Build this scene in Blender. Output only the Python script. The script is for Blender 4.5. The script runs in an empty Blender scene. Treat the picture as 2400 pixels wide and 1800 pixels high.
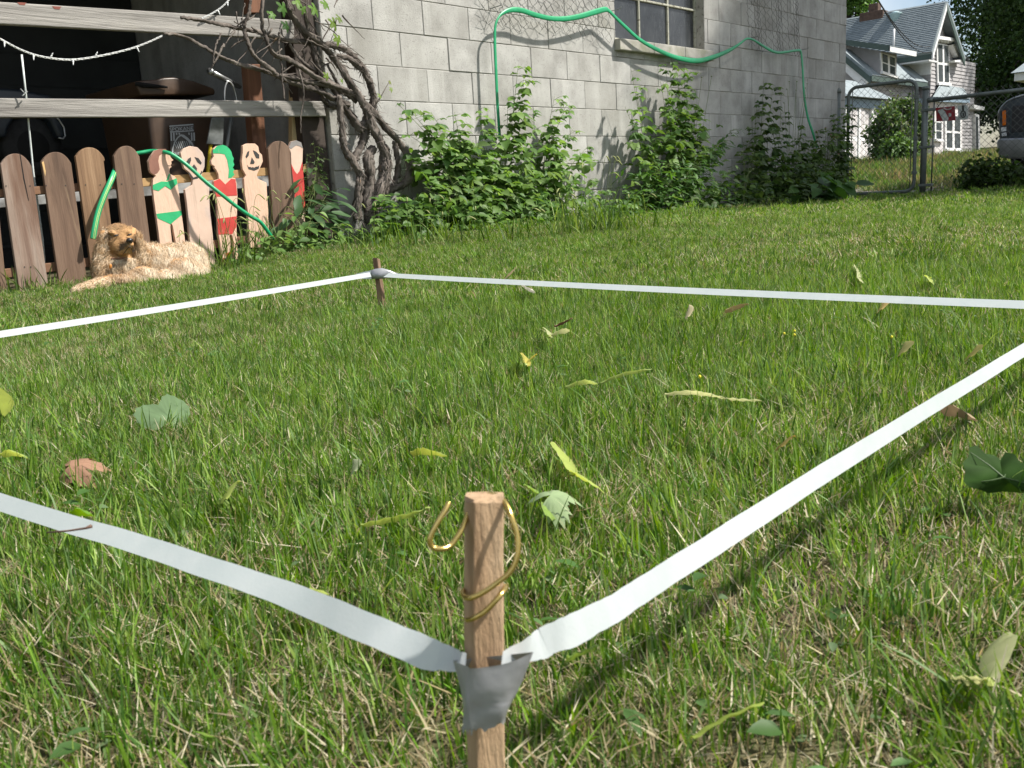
import bpy, bmesh, math, random
import numpy as np
from mathutils import Vector, Matrix, Euler
random.seed(7)
rng = np.random.default_rng(11)
R = math.radians
SC = bpy.context.scene
COL = SC.collection

# ------------------------------------------------------------------ camera
# world frame: x runs along the block wall (away to the right), y points into the wall, z up, lawn at z = 0
F, PIT, ROL, AZ, CAMZ = 2126.77, 0.207557, -0.0610865, 0.7516504, 0.24
def ray(px, py):
    x = (px - 1200) / F; v = -(py - 900) / F
    c, s = math.cos(ROL), math.sin(ROL)
    X = c * x - s * v; Z = s * x + c * v
    cp, sp = math.cos(PIT), math.sin(PIT)
    Y = cp + sp * Z; Z = -sp + cp * Z
    sa, ca = math.sin(AZ), math.cos(AZ)
    return Vector((sa * X + ca * Y, -ca * X + sa * Y, Z))
CAM = Vector((0, 0, CAMZ))
def aty(px, py, y): d = ray(px, py); return CAM + d * (y / d.y)
def atx(px, py, x): d = ray(px, py); return CAM + d * (x / d.x)
def atz(px, py, z): d = ray(px, py); return CAM + d * ((z - CAMZ) / d.z)
def project(p):                                   # used for choosing which ground to cover with grass
    sa, ca = math.sin(AZ), math.cos(AZ)
    p = np.asarray(p, float)
    X = sa * p[..., 0] - ca * p[..., 1]; Y = ca * p[..., 0] + sa * p[..., 1]; Z = p[..., 2] - CAMZ
    cp, sp = math.cos(PIT), math.sin(PIT)
    D = cp * Y - sp * Z; U = sp * Y + cp * Z
    return X, D, U
fw = ray(1200, 900).normalized(); rt = (ray(1201, 900) - ray(1200, 900)).normalized(); up = rt.cross(fw)
cam = bpy.data.cameras.new('camera'); camo = bpy.data.objects.new('camera', cam); COL.objects.link(camo)
m = Matrix((rt, up, -fw)).transposed().to_4x4(); m.translation = CAM; camo.matrix_world = m
cam.sensor_width = 36; cam.lens = F / 2400 * 36; cam.clip_start = 0.01; cam.clip_end = 1500
cam.dof.use_dof = True; cam.dof.focus_distance = 2.2; cam.dof.aperture_fstop = 34
SC.camera = camo

# ------------------------------------------------------------------ sky, sun, exposure
TOSUN = Vector((0.52, -0.62, 1.0)).normalized()
world = bpy.data.worlds.new('World'); SC.world = world; world.use_nodes = True
wn = world.node_tree; wn.nodes.clear()
sky = wn.nodes.new('ShaderNodeTexSky'); sky.sky_type = 'NISHITA'; sky.sun_disc = False
sky.sun_elevation = math.asin(TOSUN.z); sky.sun_rotation = math.atan2(TOSUN.x, TOSUN.y)
sky.air_density = 1.0; sky.dust_density = 1.5; sky.ozone_density = 1.0
tc = wn.nodes.new('ShaderNodeTexCoord'); cn = wn.nodes.new('ShaderNodeTexNoise')
cn.inputs['Scale'].default_value = 2.6; cn.inputs['Detail'].default_value = 6
cr = wn.nodes.new('ShaderNodeValToRGB'); cr.color_ramp.elements[0].position = .44; cr.color_ramp.elements[1].position = .62
mx = wn.nodes.new('ShaderNodeMix'); mx.data_type = 'RGBA'; mx.inputs['B'].default_value = (7.6, 7.8, 8.0, 1)
bg = wn.nodes.new('ShaderNodeBackground'); bg.inputs['Strength'].default_value = 0.085
wo = wn.nodes.new('ShaderNodeOutputWorld')
wn.links.new(tc.outputs['Generated'], cn.inputs['Vector']); wn.links.new(cn.outputs['Fac'], cr.inputs['Fac'])
wn.links.new(cr.outputs['Color'], mx.inputs['Factor']); wn.links.new(sky.outputs['Color'], mx.inputs['A'])
wn.links.new(mx.outputs['Result'], bg.inputs['Color']); wn.links.new(bg.outputs['Background'], wo.inputs['Surface'])
sun = bpy.data.lights.new('sun', 'SUN'); sun.energy = 4.6; sun.angle = R(1.8); sun.color = (1.0, .955, .88)
suno = bpy.data.objects.new('sun', sun); COL.objects.link(suno)
suno.rotation_euler = (-TOSUN).to_track_quat('-Z', 'Y').to_euler(); suno.location = TOSUN * 30
vs = SC.view_settings; vs.view_transform = 'Standard'; vs.look = 'None'; vs.gamma = 1; vs.use_curve_mapping = False; vs.exposure = 0.82
SC.render.engine = 'CYCLES'; SC.cycles.max_bounces = 8; SC.cycles.transparent_max_bounces = 8
SC.cycles.use_adaptive_sampling = True

# ------------------------------------------------------------------ materials
def nt(name):
    m = bpy.data.materials.new(name); m.use_nodes = True; t = m.node_tree; t.nodes.clear()
    return m, t, (lambda k: t.nodes.new('ShaderNode' + k)), t.links.new
def pmat(name, cols, scale=8, detail=5, rough=.7, bump=.2, bscale=None, stretch=(1, 1, 1), metal=0, spec=.4, pos=(.3, .7), rand=True, layers=(), dist=0):
    """procedural material: noise-driven colour ramp in object space, optional extra noise layers (scale, stretch, lo, hi, colour, strength)"""
    m, t, N, L = nt(name)
    o = N('OutputMaterial'); b = N('BsdfPrincipled'); L(b.outputs[0], o.inputs[0])
    b.inputs['Roughness'].default_value = rough; b.inputs['Metallic'].default_value = metal
    b.inputs['Specular IOR Level'].default_value = spec
    co = N('TexCoord'); vec = co.outputs['Object']
    if rand:
        oi = N('ObjectInfo'); ad = N('VectorMath'); ad.operation = 'MULTIPLY_ADD'
        cb = N('CombineXYZ'); L(oi.outputs['Random'], cb.inputs[0]); L(oi.outputs['Random'], cb.inputs[1]); L(oi.outputs['Random'], cb.inputs[2])
        ad.inputs[1].default_value = (37, 53, 71); L(cb.outputs[0], ad.inputs[0]); L(vec, ad.inputs[2]); vec = ad.outputs[0]
    def noise(sc, st, det):
        mp = N('Mapping'); mp.inputs['Scale'].default_value = st; L(vec, mp.inputs['Vector'])
        n = N('TexNoise'); n.inputs['Scale'].default_value = sc; n.inputs['Detail'].default_value = det; n.inputs['Roughness'].default_value = .6
        n.inputs['Distortion'].default_value = dist
        L(mp.outputs[0], n.inputs['Vector']); return n.outputs['Fac']
    n1 = noise(scale, stretch, detail)
    r = N('ValToRGB'); e = r.color_ramp.elements
    e[0].position, e[1].position = pos; e[0].color = (*cols[0], 1); e[1].color = (*cols[-1], 1)
    for i, c in enumerate(cols[1:-1]):
        q = e.new(pos[0] + (pos[1] - pos[0]) * (i + 1) / (len(cols) - 1)); q.color = (*c, 1)
    L(n1, r.inputs['Fac']); out = r.outputs['Color']
    for (sc, st, lo, hi, c, k) in layers:
        n = noise(sc, st, 4); rr = N('ValToRGB'); rr.color_ramp.elements[0].position = lo; rr.color_ramp.elements[1].position = hi
        rr.color_ramp.elements[1].color = (k, k, k, 1); L(n, rr.inputs['Fac'])
        mxx = N('Mix'); mxx.data_type = 'RGBA'; mxx.inputs['B'].default_value = (*c, 1)
        L(rr.outputs['Color'], mxx.inputs['Factor']); L(out, mxx.inputs['A']); out = mxx.outputs['Result']
    L(out, b.inputs['Base Color'])
    if bump:
        n2 = noise(bscale or scale * 3, stretch, 6); bp = N('Bump'); bp.inputs['Strength'].default_value = bump; bp.inputs['Distance'].default_value = .01
        L(n2, bp.inputs['Height']); L(bp.outputs[0], b.inputs['Normal'])
    return m
def amat(name, rough=.5, trans=.35, spec=.35, vary=.25, bump=0):
    """leaf / blade material: colour from the per-leaf attribute 'col', thin translucent"""
    m, t, N, L = nt(name)
    o = N('OutputMaterial'); b = N('BsdfPrincipled'); a = N('Attribute'); a.attribute_name = 'col'
    b.inputs['Roughness'].default_value = rough; b.inputs['Specular IOR Level'].default_value = spec
    oi = N('ObjectInfo'); mr = N('MapRange'); mr.inputs[3].default_value = 1 - vary; mr.inputs[4].default_value = 1 + vary
    L(oi.outputs['Random'], mr.inputs[0])
    hs = N('HueSaturation'); L(a.outputs['Color'], hs.inputs['Color']); L(mr.outputs[0], hs.inputs['Value'])
    L(hs.outputs[0], b.inputs['Base Color'])
    if trans:
        tr = N('BsdfTranslucent'); hs2 = N('HueSaturation'); hs2.inputs['Saturation'].default_value = 1.15; hs2.inputs['Value'].default_value = 1.4; hs2.inputs['Hue'].default_value = .485
        L(hs.outputs[0], hs2.inputs['Color']); L(hs2.outputs[0], tr.inputs['Color'])
        ms = N('MixShader'); ms.inputs[0].default_value = trans; L(b.outputs[0], ms.inputs[1]); L(tr.outputs[0], ms.inputs[2]); L(ms.outputs[0], o.inputs[0])
    else: L(b.outputs[0], o.inputs[0])
    return m
def flat(name, c, rough=.6, metal=0, spec=.4, bump=.08, bs=60, var=.12):
    c2 = tuple(x * (1 - var) for x in c); c3 = tuple(min(1, x * (1 + var)) for x in c)
    return pmat(name, [c2, c3], scale=9, rough=rough, metal=metal, spec=spec, bump=bump, bscale=bs)

# ------------------------------------------------------------------ object helpers
def tag(o, label=None, cat=None, group=None, kind=None):
    if label: o['label'] = label
    if cat: o['category'] = cat
    if group: o['group'] = group
    if kind: o['kind'] = kind
    return o
def empty(name, loc, label=None, cat=None, group=None):
    o = bpy.data.objects.new(name, None); COL.objects.link(o); o.location = loc; o.empty_display_size = .1
    return tag(o, label, cat, group)
def world_of(o):
    m = Matrix.Translation(o.location) @ o.rotation_euler.to_matrix().to_4x4()
    return world_of(o.parent) @ o.matrix_parent_inverse @ m if o.parent else m
def link(name, me, mat=None, parent=None, smooth=False):
    o = bpy.data.objects.new(name, me); COL.objects.link(o)
    if mat is not None and not me.materials: me.materials.append(mat)
    if parent is not None:
        o.parent = parent; o.matrix_parent_inverse = world_of(parent).inverted()
    if smooth: me.shade_smooth()
    return o
def npmesh(name, V, Fs, cols=None):
    """V (n,3) array; Fs list of (k, m) int face arrays; cols (n,3)"""
    me = bpy.data.meshes.new(name); V = np.asarray(V, np.float32)
    loops = np.concatenate([f.ravel() for f in Fs]); tot = np.concatenate([np.full(len(f), f.shape[1]) for f in Fs])
    st = np.concatenate([[0], np.cumsum(tot)[:-1]])
    me.vertices.add(len(V)); me.vertices.foreach_set('co', V.ravel())
    me.loops.add(len(loops)); me.loops.foreach_set('vertex_index', loops.astype(np.int32))
    me.polygons.add(len(tot)); me.polygons.foreach_set('loop_start', st.astype(np.int32)); me.polygons.foreach_set('loop_total', tot.astype(np.int32))
    me.update(calc_edges=True); me.validate()
    if cols is not None:
        a = me.color_attributes.new('col', 'FLOAT_COLOR', 'POINT'); c4 = np.ones((len(V), 4), np.float32); c4[:, :3] = cols
        a.data.foreach_set('color', c4.ravel())
    return me
class MB:
    def __init__(s): s.v = []; s.f = []
    def add(s, vs, fs):
        b = len(s.v); s.v += [tuple(v) for v in vs]; s.f += [tuple(b + i for i in f) for f in fs]; return s
    def box(s, x0, x1, y0, y1, z0, z1, rot=None, c=None):
        vs = [Vector((x, y, z)) for z in (z0, z1) for y in (y0, y1) for x in (x0, x1)]
        if rot is not None:
            c = Vector(c) if c is not None else Vector(((x0 + x1) / 2, (y0 + y1) / 2, (z0 + z1) / 2)); vs = [c + rot @ (v - c) for v in vs]
        return s.add(vs, [(0, 2, 3, 1), (4, 5, 7, 6), (0, 1, 5, 4), (2, 6, 7, 3), (0, 4, 6, 2), (1, 3, 7, 5)])
    def hexa(s, lo, hi):                      # two quads (same winding) joined into a block
        return s.add(list(lo) + list(hi), [(3, 2, 1, 0), (4, 5, 6, 7)] + [(i, (i + 1) % 4, 4 + (i + 1) % 4, 4 + i) for i in range(4)])
    def prism(s, pts, off):
        n = len(pts); pts = [Vector(p) for p in pts]; off = Vector(off)
        return s.add(pts + [p + off for p in pts], [tuple(range(n)), tuple(range(2 * n - 1, n - 1, -1))] + [(i, n + i, n + (i + 1) % n, (i + 1) % n) for i in range(n)])
    def tube(s, pts, rad, n=8, closed=False, cap=True):
        pts = [Vector(p) for p in pts]; k = len(pts); rad = [rad] * k if not hasattr(rad, '__len__') else rad
        tg = []
        for i in range(k):
            a = pts[(i - 1) % k] if (closed or i > 0) else pts[0]; b = pts[(i + 1) % k] if (closed or i < k - 1) else pts[-1]
            t = (b - a); tg.append(t.normalized() if t.length > 1e-9 else Vector((0, 0, 1)))
        ref = Vector((0, 0, 1)) if abs(tg[0].z) < .9 else Vector((1, 0, 0)); u = tg[0].cross(ref).normalized(); vs = []
        for i in range(k):
            u = (u - tg[i] * u.dot(tg[i])); u = u.normalized() if u.length > 1e-6 else tg[i].orthogonal().normalized(); w = tg[i].cross(u)
            vs += [pts[i] + (u * math.cos(2 * math.pi * j / n) + w * math.sin(2 * math.pi * j / n)) * rad[i] for j in range(n)]
        fs = [(i * n + j, i * n + (j + 1) % n, ((i + 1) % k) * n + (j + 1) % n, ((i + 1) % k) * n + j) for i in range(k if closed else k - 1) for j in range(n)]
        if cap and not closed: fs += [tuple(range(n - 1, -1, -1)), tuple((k - 1) * n + j for j in range(n))]
        return s.add(vs, fs)
    def lathe(s, base, prof, n=20, axis=None):
        base = Vector(base); q = Vector((0, 0, 1)).rotation_difference(Vector(axis).normalized()) if axis is not None else None
        vs = []
        for r, h in prof:
            for j in range(n):
                p = Vector((r * math.cos(2 * math.pi * j / n), r * math.sin(2 * math.pi * j / n), h)); vs.append(base + (q @ p if q else p))
        k = len(prof)
        fs = [(i * n + j, i * n + (j + 1) % n, (i + 1) * n + (j + 1) % n, (i + 1) * n + j) for i in range(k - 1) for j in range(n)]
        return s.add(vs, fs + [tuple(range(n - 1, -1, -1)), tuple((k - 1) * n + j for j in range(n))])
    def ribbon(s, pts, sides, thick=.0004):
        """flat band through pts; sides = half-width vectors"""
        vs = []
        for p, h in zip(pts, sides): vs += [Vector(p) - Vector(h), Vector(p) + Vector(h)]
        return s.add(vs, [(2 * i, 2 * i + 1, 2 * i + 3, 2 * i + 2) for i in range(len(pts) - 1)])
    def mesh(s, name, bevel=0, seg=2):
        me = bpy.data.meshes.new(name); me.from_pydata(s.v, [], s.f)
        bm = bmesh.new(); bm.from_mesh(me); bmesh.ops.recalc_face_normals(bm, faces=bm.faces)
        if bevel:
            es = [e for e in bm.edges if len(e.link_faces) == 2 and e.calc_face_angle(0) > .5]
            bmesh.ops.bevel(bm, geom=es, offset=bevel, segments=seg, affect='EDGES', profile=.5, clamp_overlap=True)
        bm.to_mesh(me); bm.free(); return me
    def build(s, name, mat, parent=None, bevel=0, smooth=False, seg=2):
        return link(name, s.mesh(name, bevel, seg), mat, parent, smooth)
def spline(pts, n=6):
    """Catmull-Rom through pts (any dimension)"""
    P = np.array(pts, float); out = []
    for i in range(len(P) - 1):
        p0 = P[max(i - 1, 0)]; p1 = P[i]; p2 = P[i + 1]; p3 = P[min(i + 2, len(P) - 1)]
        for k in range(n):
            t = k / n; out.append(.5 * (2 * p1 + (p2 - p0) * t + (2 * p0 - 5 * p1 + 4 * p2 - p3) * t ** 2 + (3 * p1 - p0 - 3 * p2 + p3) * t ** 3))
    out.append(P[-1]); return np.array(out)
def norm(a): return a / np.maximum(np.linalg.norm(a, axis=-1, keepdims=True), 1e-9)
LT = np.array([0, .25, .55, .8, 1.0])
def leaf_arrays(P, D, Nr, Ln, Wd, C, curl=.25, fold=.35, prof=(0, .85, 1, .6, 0)):
    """ovate leaves folded along the midrib"""
    k = len(P); D = norm(D); Nr = norm(Nr - D * (Nr * D).sum(1, keepdims=True)); S = np.cross(D, Nr)
    Ln = np.broadcast_to(Ln, k); Wd = np.broadcast_to(Wd, k); curl = np.broadcast_to(curl, k); fold = np.broadcast_to(fold, k)
    V = np.zeros((k, 11, 3)); mid = lambda t: P + D * (Ln * t)[:, None] - Nr * (curl * Ln * t * t)[:, None]
    for i in range(5): V[:, i] = mid(LT[i])
    for i in (1, 2, 3):
        w = prof[i] * Wd * .5
        for j, sg in ((4 + i, -1), (7 + i, 1)): V[:, j] = mid(LT[i]) + S * (sg * w)[:, None] + Nr * (fold * w)[:, None]
    q = np.array([(1, 2, 6, 5), (2, 3, 7, 6), (2, 1, 8, 9), (3, 2, 9, 10)]); t3 = np.array([(0, 1, 5), (3, 4, 7), (1, 0, 8), (4, 3, 10)])
    off = (np.arange(k) * 11)[:, None, None]
    cols = np.repeat(C[:, None, :], 11, 1)
    return V.reshape(-1, 3), [(q[None] + off).reshape(-1, 4), (t3[None] + off).reshape(-1, 3)], cols.reshape(-1, 3)
def join_arrays(parts):
    Vs, Q, T, Cs = [], [], [], []; b = 0
    for V, fs, c in parts:
        Vs.append(V); Cs.append(c)
        for f in fs: (Q if f.shape[1] == 4 else T).append(f + b)
        b += len(V)
    return np.concatenate(Vs), ([np.concatenate(Q)] if Q else []) + ([np.concatenate(T)] if T else []), np.concatenate(Cs)
def blade_arrays(P, Az, H, Lean, Wd, C, seg=3, stiff=.45):
    """grass blades: base P, bending over toward azimuth Az by Lean"""
    k = len(P); dirv = np.stack([np.cos(Az), np.sin(Az), np.zeros(k)], 1); sidev = np.stack([-np.sin(Az), np.cos(Az), np.zeros(k)], 1)
    tw = rng.uniform(-.9, .9, k); sidev = sidev * np.cos(tw)[:, None] + dirv * np.sin(tw)[:, None]
    n = 2 * seg + 1; V = np.zeros((k, n, 3)); Cc = np.repeat(C[:, None, :], n, 1)
    for i in range(seg + 1):
        t = i / seg; a = Lean * (stiff + (1 - stiff) * t)
        c = P + dirv * (H * np.sin(a) * t * .95)[:, None]; c[:, 2] += H * t * np.cos(a * .8)
        w = Wd * (1 - .35 * t) * .5
        if i < seg: V[:, 2 * i] = c - sidev * w[:, None]; V[:, 2 * i + 1] = c + sidev * w[:, None]
        else: V[:, 2 * seg] = c
    q = np.array([(2 * i, 2 * i + 1, 2 * i + 3, 2 * i + 2) for i in range(seg - 1)]); t3 = np.array([(2 * seg - 2, 2 * seg - 1, 2 * seg)])
    off = (np.arange(k) * n)[:, None, None]
    return V.reshape(-1, 3), [(q[None] + off).reshape(-1, 4), (t3[None] + off).reshape(-1, 3)], Cc.reshape(-1, 3)

# ------------------------------------------------------------------ ground
D = 4.431                       # the plane of the block wall and of the picket fence
def sm(t): t = np.clip(t, 0, 1); return t * t * (3 - 2 * t)
def gz(x, y):
    x = np.asarray(x, float); y = np.asarray(y, float)
    base = np.interp(x, [-3, 1.4, 2.3, 3.2, 4.2, 5.8, 7.8, 10.5, 12], [-.08, -.08, -.06, .0, .02, -.02, -.065, -.07, -.06])
    far = -.055 * sm((x - 1) / 8)
    t = sm((y - .4) / 4.0); z = base * t + far * (1 - t)
    z = z + np.maximum(0, x - 12.5) * .026 * (x < 60) + (x >= 60) * 47.5 * .026
    return z + .006 * np.sin(x * 3.1 + 1) * np.sin(y * 2.7) * (np.hypot(x, y) > .8)
def gp(px, py, h=0):            # a point on the ground seen at that pixel
    p = atz(px, py, h)
    for _ in range(6): p = atz(px, py, float(gz(p.x, p.y)) + h)
    return p
# ------------------------------------------------------------------ shared materials
M_soil = pmat('soil_thatch', [(.030, .023, .013), (.085, .068, .036), (.19, .155, .085)], scale=26, detail=8, rough=.95, bump=.6, bscale=120, pos=(.3, .75), rand=False,
              layers=[(3.2, (1, 1, 1), .45, .62, (.10, .14, .035), .6)])
M_blade = amat('grass_blade', rough=.5, trans=.36, spec=.25, vary=.2)
M_leaf = amat('leaf', rough=.5, trans=.42, spec=.3, vary=.0)
M_matte = amat('dull_leaf', rough=.75, trans=.15, spec=.12, vary=0)
M_dry = amat('dry_leaf', rough=.8, trans=.15, spec=.2, vary=0)
M_farleaf = amat('tree_leaf', rough=.55, trans=.25, spec=.25, vary=0)
M_stem = pmat('green_stem', [(.08, .12, .03), (.16, .2, .06)], scale=12, rough=.6, bump=.1)
M_concrete = pmat('old_concrete', [(.20, .19, .17), (.32, .305, .275)], scale=6, rough=.9, bump=.3, bscale=60)
M_gravel = pmat('alley_gravel', [(.11, .10, .08), (.22, .20, .165)], scale=40, rough=.95, bump=.5, bscale=90)

xs = np.unique(np.concatenate([np.linspace(-.5, 6, 90), np.linspace(6, 16, 50), np.linspace(16, 60, 34), np.linspace(60, 600, 16), -np.geomspace(.6, 600, 26)]))
ys = np.unique(np.concatenate([np.linspace(-2, 6, 90), np.linspace(6, 40, 24), np.linspace(40, 600, 14), -np.geomspace(2.2, 600, 26)]))
def sheet(name, xs, ys, dz, mat, kind='structure'):
    X, Y = np.meshgrid(xs, ys, indexing='ij'); V = np.stack([X, Y, gz(X, Y) + dz], -1).reshape(-1, 3); n = len(ys)
    i, j = np.meshgrid(np.arange(len(xs) - 1), np.arange(n - 1), indexing='ij'); a = (i * n + j).ravel()
    o = link(name, npmesh(name, V, [np.stack([a, a + n, a + n + 1, a + 1], 1)]), mat, None, True); return tag(o, kind=kind)
o = sheet('ground', xs, ys, 0, M_soil); tag(o, 'lawn soil with dry thatch stretching out to the houses', 'ground')
o = sheet('alley', np.linspace(12.3, 15.5, 6), np.linspace(-30, 60, 40), .006, M_gravel); tag(o, 'gravel alley running behind the chain link fence', 'alley')
o = sheet('sidewalk', np.linspace(11.35, 11.75, 4), np.linspace(-20, 40, 40), .02, M_concrete); tag(o, 'pale concrete walk just beyond the garden gate', 'walk')

# ------------------------------------------------------------------ grass: patches of blades, instanced over the lawn
GREENS = np.array([(.088, .190, .017), (.148, .265, .030), (.050, .125, .017), (.245, .350, .080), (.130, .215, .066)])
STRAW = np.array([(.44, .38, .23), (.33, .27, .14), (.55, .50, .35), (.22, .17, .09)])
def pick(pal, k, jit=.15):
    c = pal[rng.integers(0, len(pal), k)]; return c * rng.uniform(1 - jit, 1 + jit, (k, 1))
def patch(name, size, ng, nd, hmin, hmax, w, straw_h=.5):
    k = ng; P = np.zeros((k, 3)); P[:, :2] = rng.uniform(-size / 2, size / 2, (k, 2))
    tufts = rng.uniform(-size / 2, size / 2, (max(3, k // 9), 2)); ti = rng.integers(0, len(tufts), k); mixm = rng.random(k) < .7
    P[mixm, :2] = tufts[ti[mixm]] + rng.normal(0, size * .028, (mixm.sum(), 2))
    H = rng.uniform(hmin, hmax, k) * rng.uniform(.55, 1.0, k)
    tall = rng.random(k) < .03; H[tall] = hmax * rng.uniform(1.1, 1.6, tall.sum())
    lean = np.abs(rng.normal(.22, .42, k)); P[:, 2] = -.003
    a = blade_arrays(P, rng.uniform(0, 6.283, k), H, lean, rng.uniform(.75, 1.35, k) * w, pick(GREENS, k))
    k2 = nd; P2 = np.zeros((k2, 3)); P2[:, :2] = rng.uniform(-size / 2, size / 2, (k2, 2)); P2[:, 2] = rng.uniform(.0, hmax * .28, k2)
    b = blade_arrays(P2, rng.uniform(0, 6.283, k2), rng.uniform(hmin, hmax, k2) * .75, rng.uniform(.75, 1.7, k2), rng.uniform(.4, .85, k2) * w, pick(STRAW, k2), seg=2, stiff=.92)
    k3 = nd // 3; P3 = np.zeros((k3, 3)); P3[:, :2] = rng.uniform(-size / 2, size / 2, (k3, 2)); P3[:, 2] = -.002
    c = blade_arrays(P3, rng.uniform(0, 6.283, k3), rng.uniform(hmin, hmax, k3) * straw_h, np.abs(rng.normal(.4, .4, k3)), rng.uniform(.6, 1.1, k3) * w, pick(STRAW, k3), stiff=.8)
    V, fs, C = join_arrays([a, b, c]); o = bpy.data.objects.new(name, npmesh(name, V, fs, C)); o.data.materials.append(M_blade); return o
def clover(name, size, k):
    """broad-leaved lawn weeds between the blades"""
    P = np.zeros((k, 3)); P[:, :2] = rng.uniform(-size / 2, size / 2, (k, 2)); P[:, 2] = rng.uniform(.008, .022, k)
    Dv = rng.normal(0, 1, (k, 3)); Dv[:, 2] = np.abs(Dv[:, 2]) * .35
    Nn = np.tile([0, 0, 1.], (k, 1)) + rng.normal(0, .25, (k, 3))
    V, fs, C = leaf_arrays(P, Dv, Nn, rng.uniform(.008, .02, k), rng.uniform(.004, .009, k), pick(np.array([(.07, .15, .035), (.10, .19, .06), (.13, .2, .09)]), k))
    o = bpy.data.objects.new(name, npmesh(name, V, fs, C)); o.data.materials.append(M_blade); return o
def scatter(name, pts, rotz, scl, idx, objs, label, cat, tilt=.12):
    """one 'stuff' object: a point cloud mesh with geometry-node instances of the patches"""
    coll = bpy.data.collections.new(name + '_patches')
    for i, ob in enumerate(objs): ob.name = '%s_%02d' % (name, i); coll.objects.link(ob)
    me = bpy.data.meshes.new(name); me.vertices.add(len(pts)); me.vertices.foreach_set('co', np.asarray(pts, np.float32).ravel())
    k = len(pts); rot = np.zeros((k, 3), np.float32); rot[:, 2] = rotz; rot[:, :2] = rng.normal(0, tilt, (k, 2))
    a = me.attributes.new('rot', 'FLOAT_VECTOR', 'POINT'); a.data.foreach_set('vector', rot.ravel())
    a = me.attributes.new('scl', 'FLOAT', 'POINT'); a.data.foreach_set('value', np.asarray(scl, np.float32))
    a = me.attributes.new('idx', 'INT', 'POINT'); a.data.foreach_set('value', np.asarray(idx, np.int32))
    o = link(name, me); tag(o, label, cat, kind='stuff')
    g = bpy.data.node_groups.new(name, 'GeometryNodeTree'); g.interface.new_socket('Geometry', in_out='INPUT', socket_type='NodeSocketGeometry'); g.interface.new_socket('Geometry', in_out='OUTPUT', socket_type='NodeSocketGeometry')
    n = g.nodes.new; gi = n('NodeGroupInput'); go = n('NodeGroupOutput'); ip = n('GeometryNodeInstanceOnPoints'); ci = n('GeometryNodeCollectionInfo')
    ci.inputs['Collection'].default_value = coll; ci.inputs['Separate Children'].default_value = True; ci.inputs['Reset Children'].default_value = True
    def attr(nm, ty):
        q = n('GeometryNodeInputNamedAttribute'); q.data_type = ty; q.inputs['Name'].default_value = nm; return q.outputs['Attribute']
    L = g.links.new; L(gi.outputs[0], ip.inputs['Points']); L(ci.outputs[0], ip.inputs['Instance']); ip.inputs['Pick Instance'].default_value = True
    L(attr('idx', 'INT'), ip.inputs['Instance Index']); L(attr('rot', 'FLOAT_VECTOR'), ip.inputs['Rotation']); L(attr('scl', 'FLOAT'), ip.inputs['Scale'])
    L(ip.outputs[0], go.inputs[0]); md = o.modifiers.new('scatter', 'NODES'); md.node_group = g
    return o
def lawn_points(d0, d1, step, margin):
    r = d1 + 1; gx = np.arange(-.6, 14, step); gy = np.arange(-8, 4.42, step)
    X, Y = np.meshgrid(gx, gy); X = X.ravel() + rng.uniform(-.5, .5, X.size) * step; Y = Y.ravel() + rng.uniform(-.5, .5, Y.size) * step
    P = np.stack([X, Y, gz(X, Y)], 1); A, Dp, U = project(P)
    ok = (Dp > d0) & (Dp <= d1) & (np.abs(A) < Dp * .60 + margin) & (Y < 4.38) & (X < 11.2) & (U > -Dp * .47 - .12)
    return P[ok]
def dryness(P):
    x, y = P[:, 0], P[:, 1]
    return .5 + .28 * np.sin(x * 2.1 + 1.3 * np.sin(y * 1.7)) + .25 * np.sin(y * 2.9 + x * .8 + 2) + .12 * np.sin(x * 7 + y * 5)
near = [patch('p', .11, 380, 62, .015, .036, .00135) for _ in range(5)] + [patch('p', .11, 310, 120, .013, .032, .0013) for _ in range(4)] + [patch('p', .11, 160, 180, .010, .027, .0012) for _ in range(2)] + [clover('c', .11, 14)]
P = lawn_points(.13, 2.1, .040, .28); dr = dryness(P) + rng.normal(0, .22, len(P)) + .28 * (1 - sm((np.hypot(P[:, 0], P[:, 1]) - .35) / .5))
idx = np.where(dr < .62, rng.integers(0, 5, len(P)), np.where(dr < 1.05, rng.integers(5, 9, len(P)), rng.integers(9, 11, len(P)))); idx[rng.random(len(P)) < .022] = 11
scatter('grass', P, rng.uniform(0, 6.28, len(P)), rng.uniform(.75, 1.12, len(P)), idx, near, 'short lawn grass mixed with dry straw inside and around the ribbon square', 'grass')
mid = [patch('p', .26, 680, 140, .015, .034, .0021) for _ in range(4)] + [patch('p', .26, 560, 250, .014, .031, .0021) for _ in range(4)] + [patch('p', .26, 280, 210, .012, .028, .0025) for _ in range(2)]
P = lawn_points(2.1, 5.2, .085, .6); dr = dryness(P) + rng.normal(0, .2, len(P)) + .25 * sm((P[:, 1] - 2.6) / 1.5) * (P[:, 0] < 5)
idx = np.where(dr < .6, rng.integers(0, 4, len(P)), np.where(dr < 1.0, rng.integers(4, 8, len(P)), rng.integers(8, 10, len(P))))
scatter('grass', P, rng.uniform(0, 6.28, len(P)), rng.uniform(.75, 1.1, len(P)), idx, mid, 'lawn grass between the far stake and the picket fence', 'grass')
farp = [patch('p', .5, 760, 150, .017, .035, .0043) for _ in range(4)] + [patch('p', .5, 640, 280, .016, .033, .0043) for _ in range(3)]
P = lawn_points(5.2, 13, .17, 1.2); dr = dryness(P) + rng.normal(0, .2, len(P))
idx = np.where(dr < .7, rng.integers(0, 4, len(P)), rng.integers(4, 7, len(P)))
scatter('grass', P, rng.uniform(0, 6.28, len(P)), rng.uniform(.7, 1.1, len(P)), idx, farp, 'lawn grass stretching along the block wall to the gate', 'grass')
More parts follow.
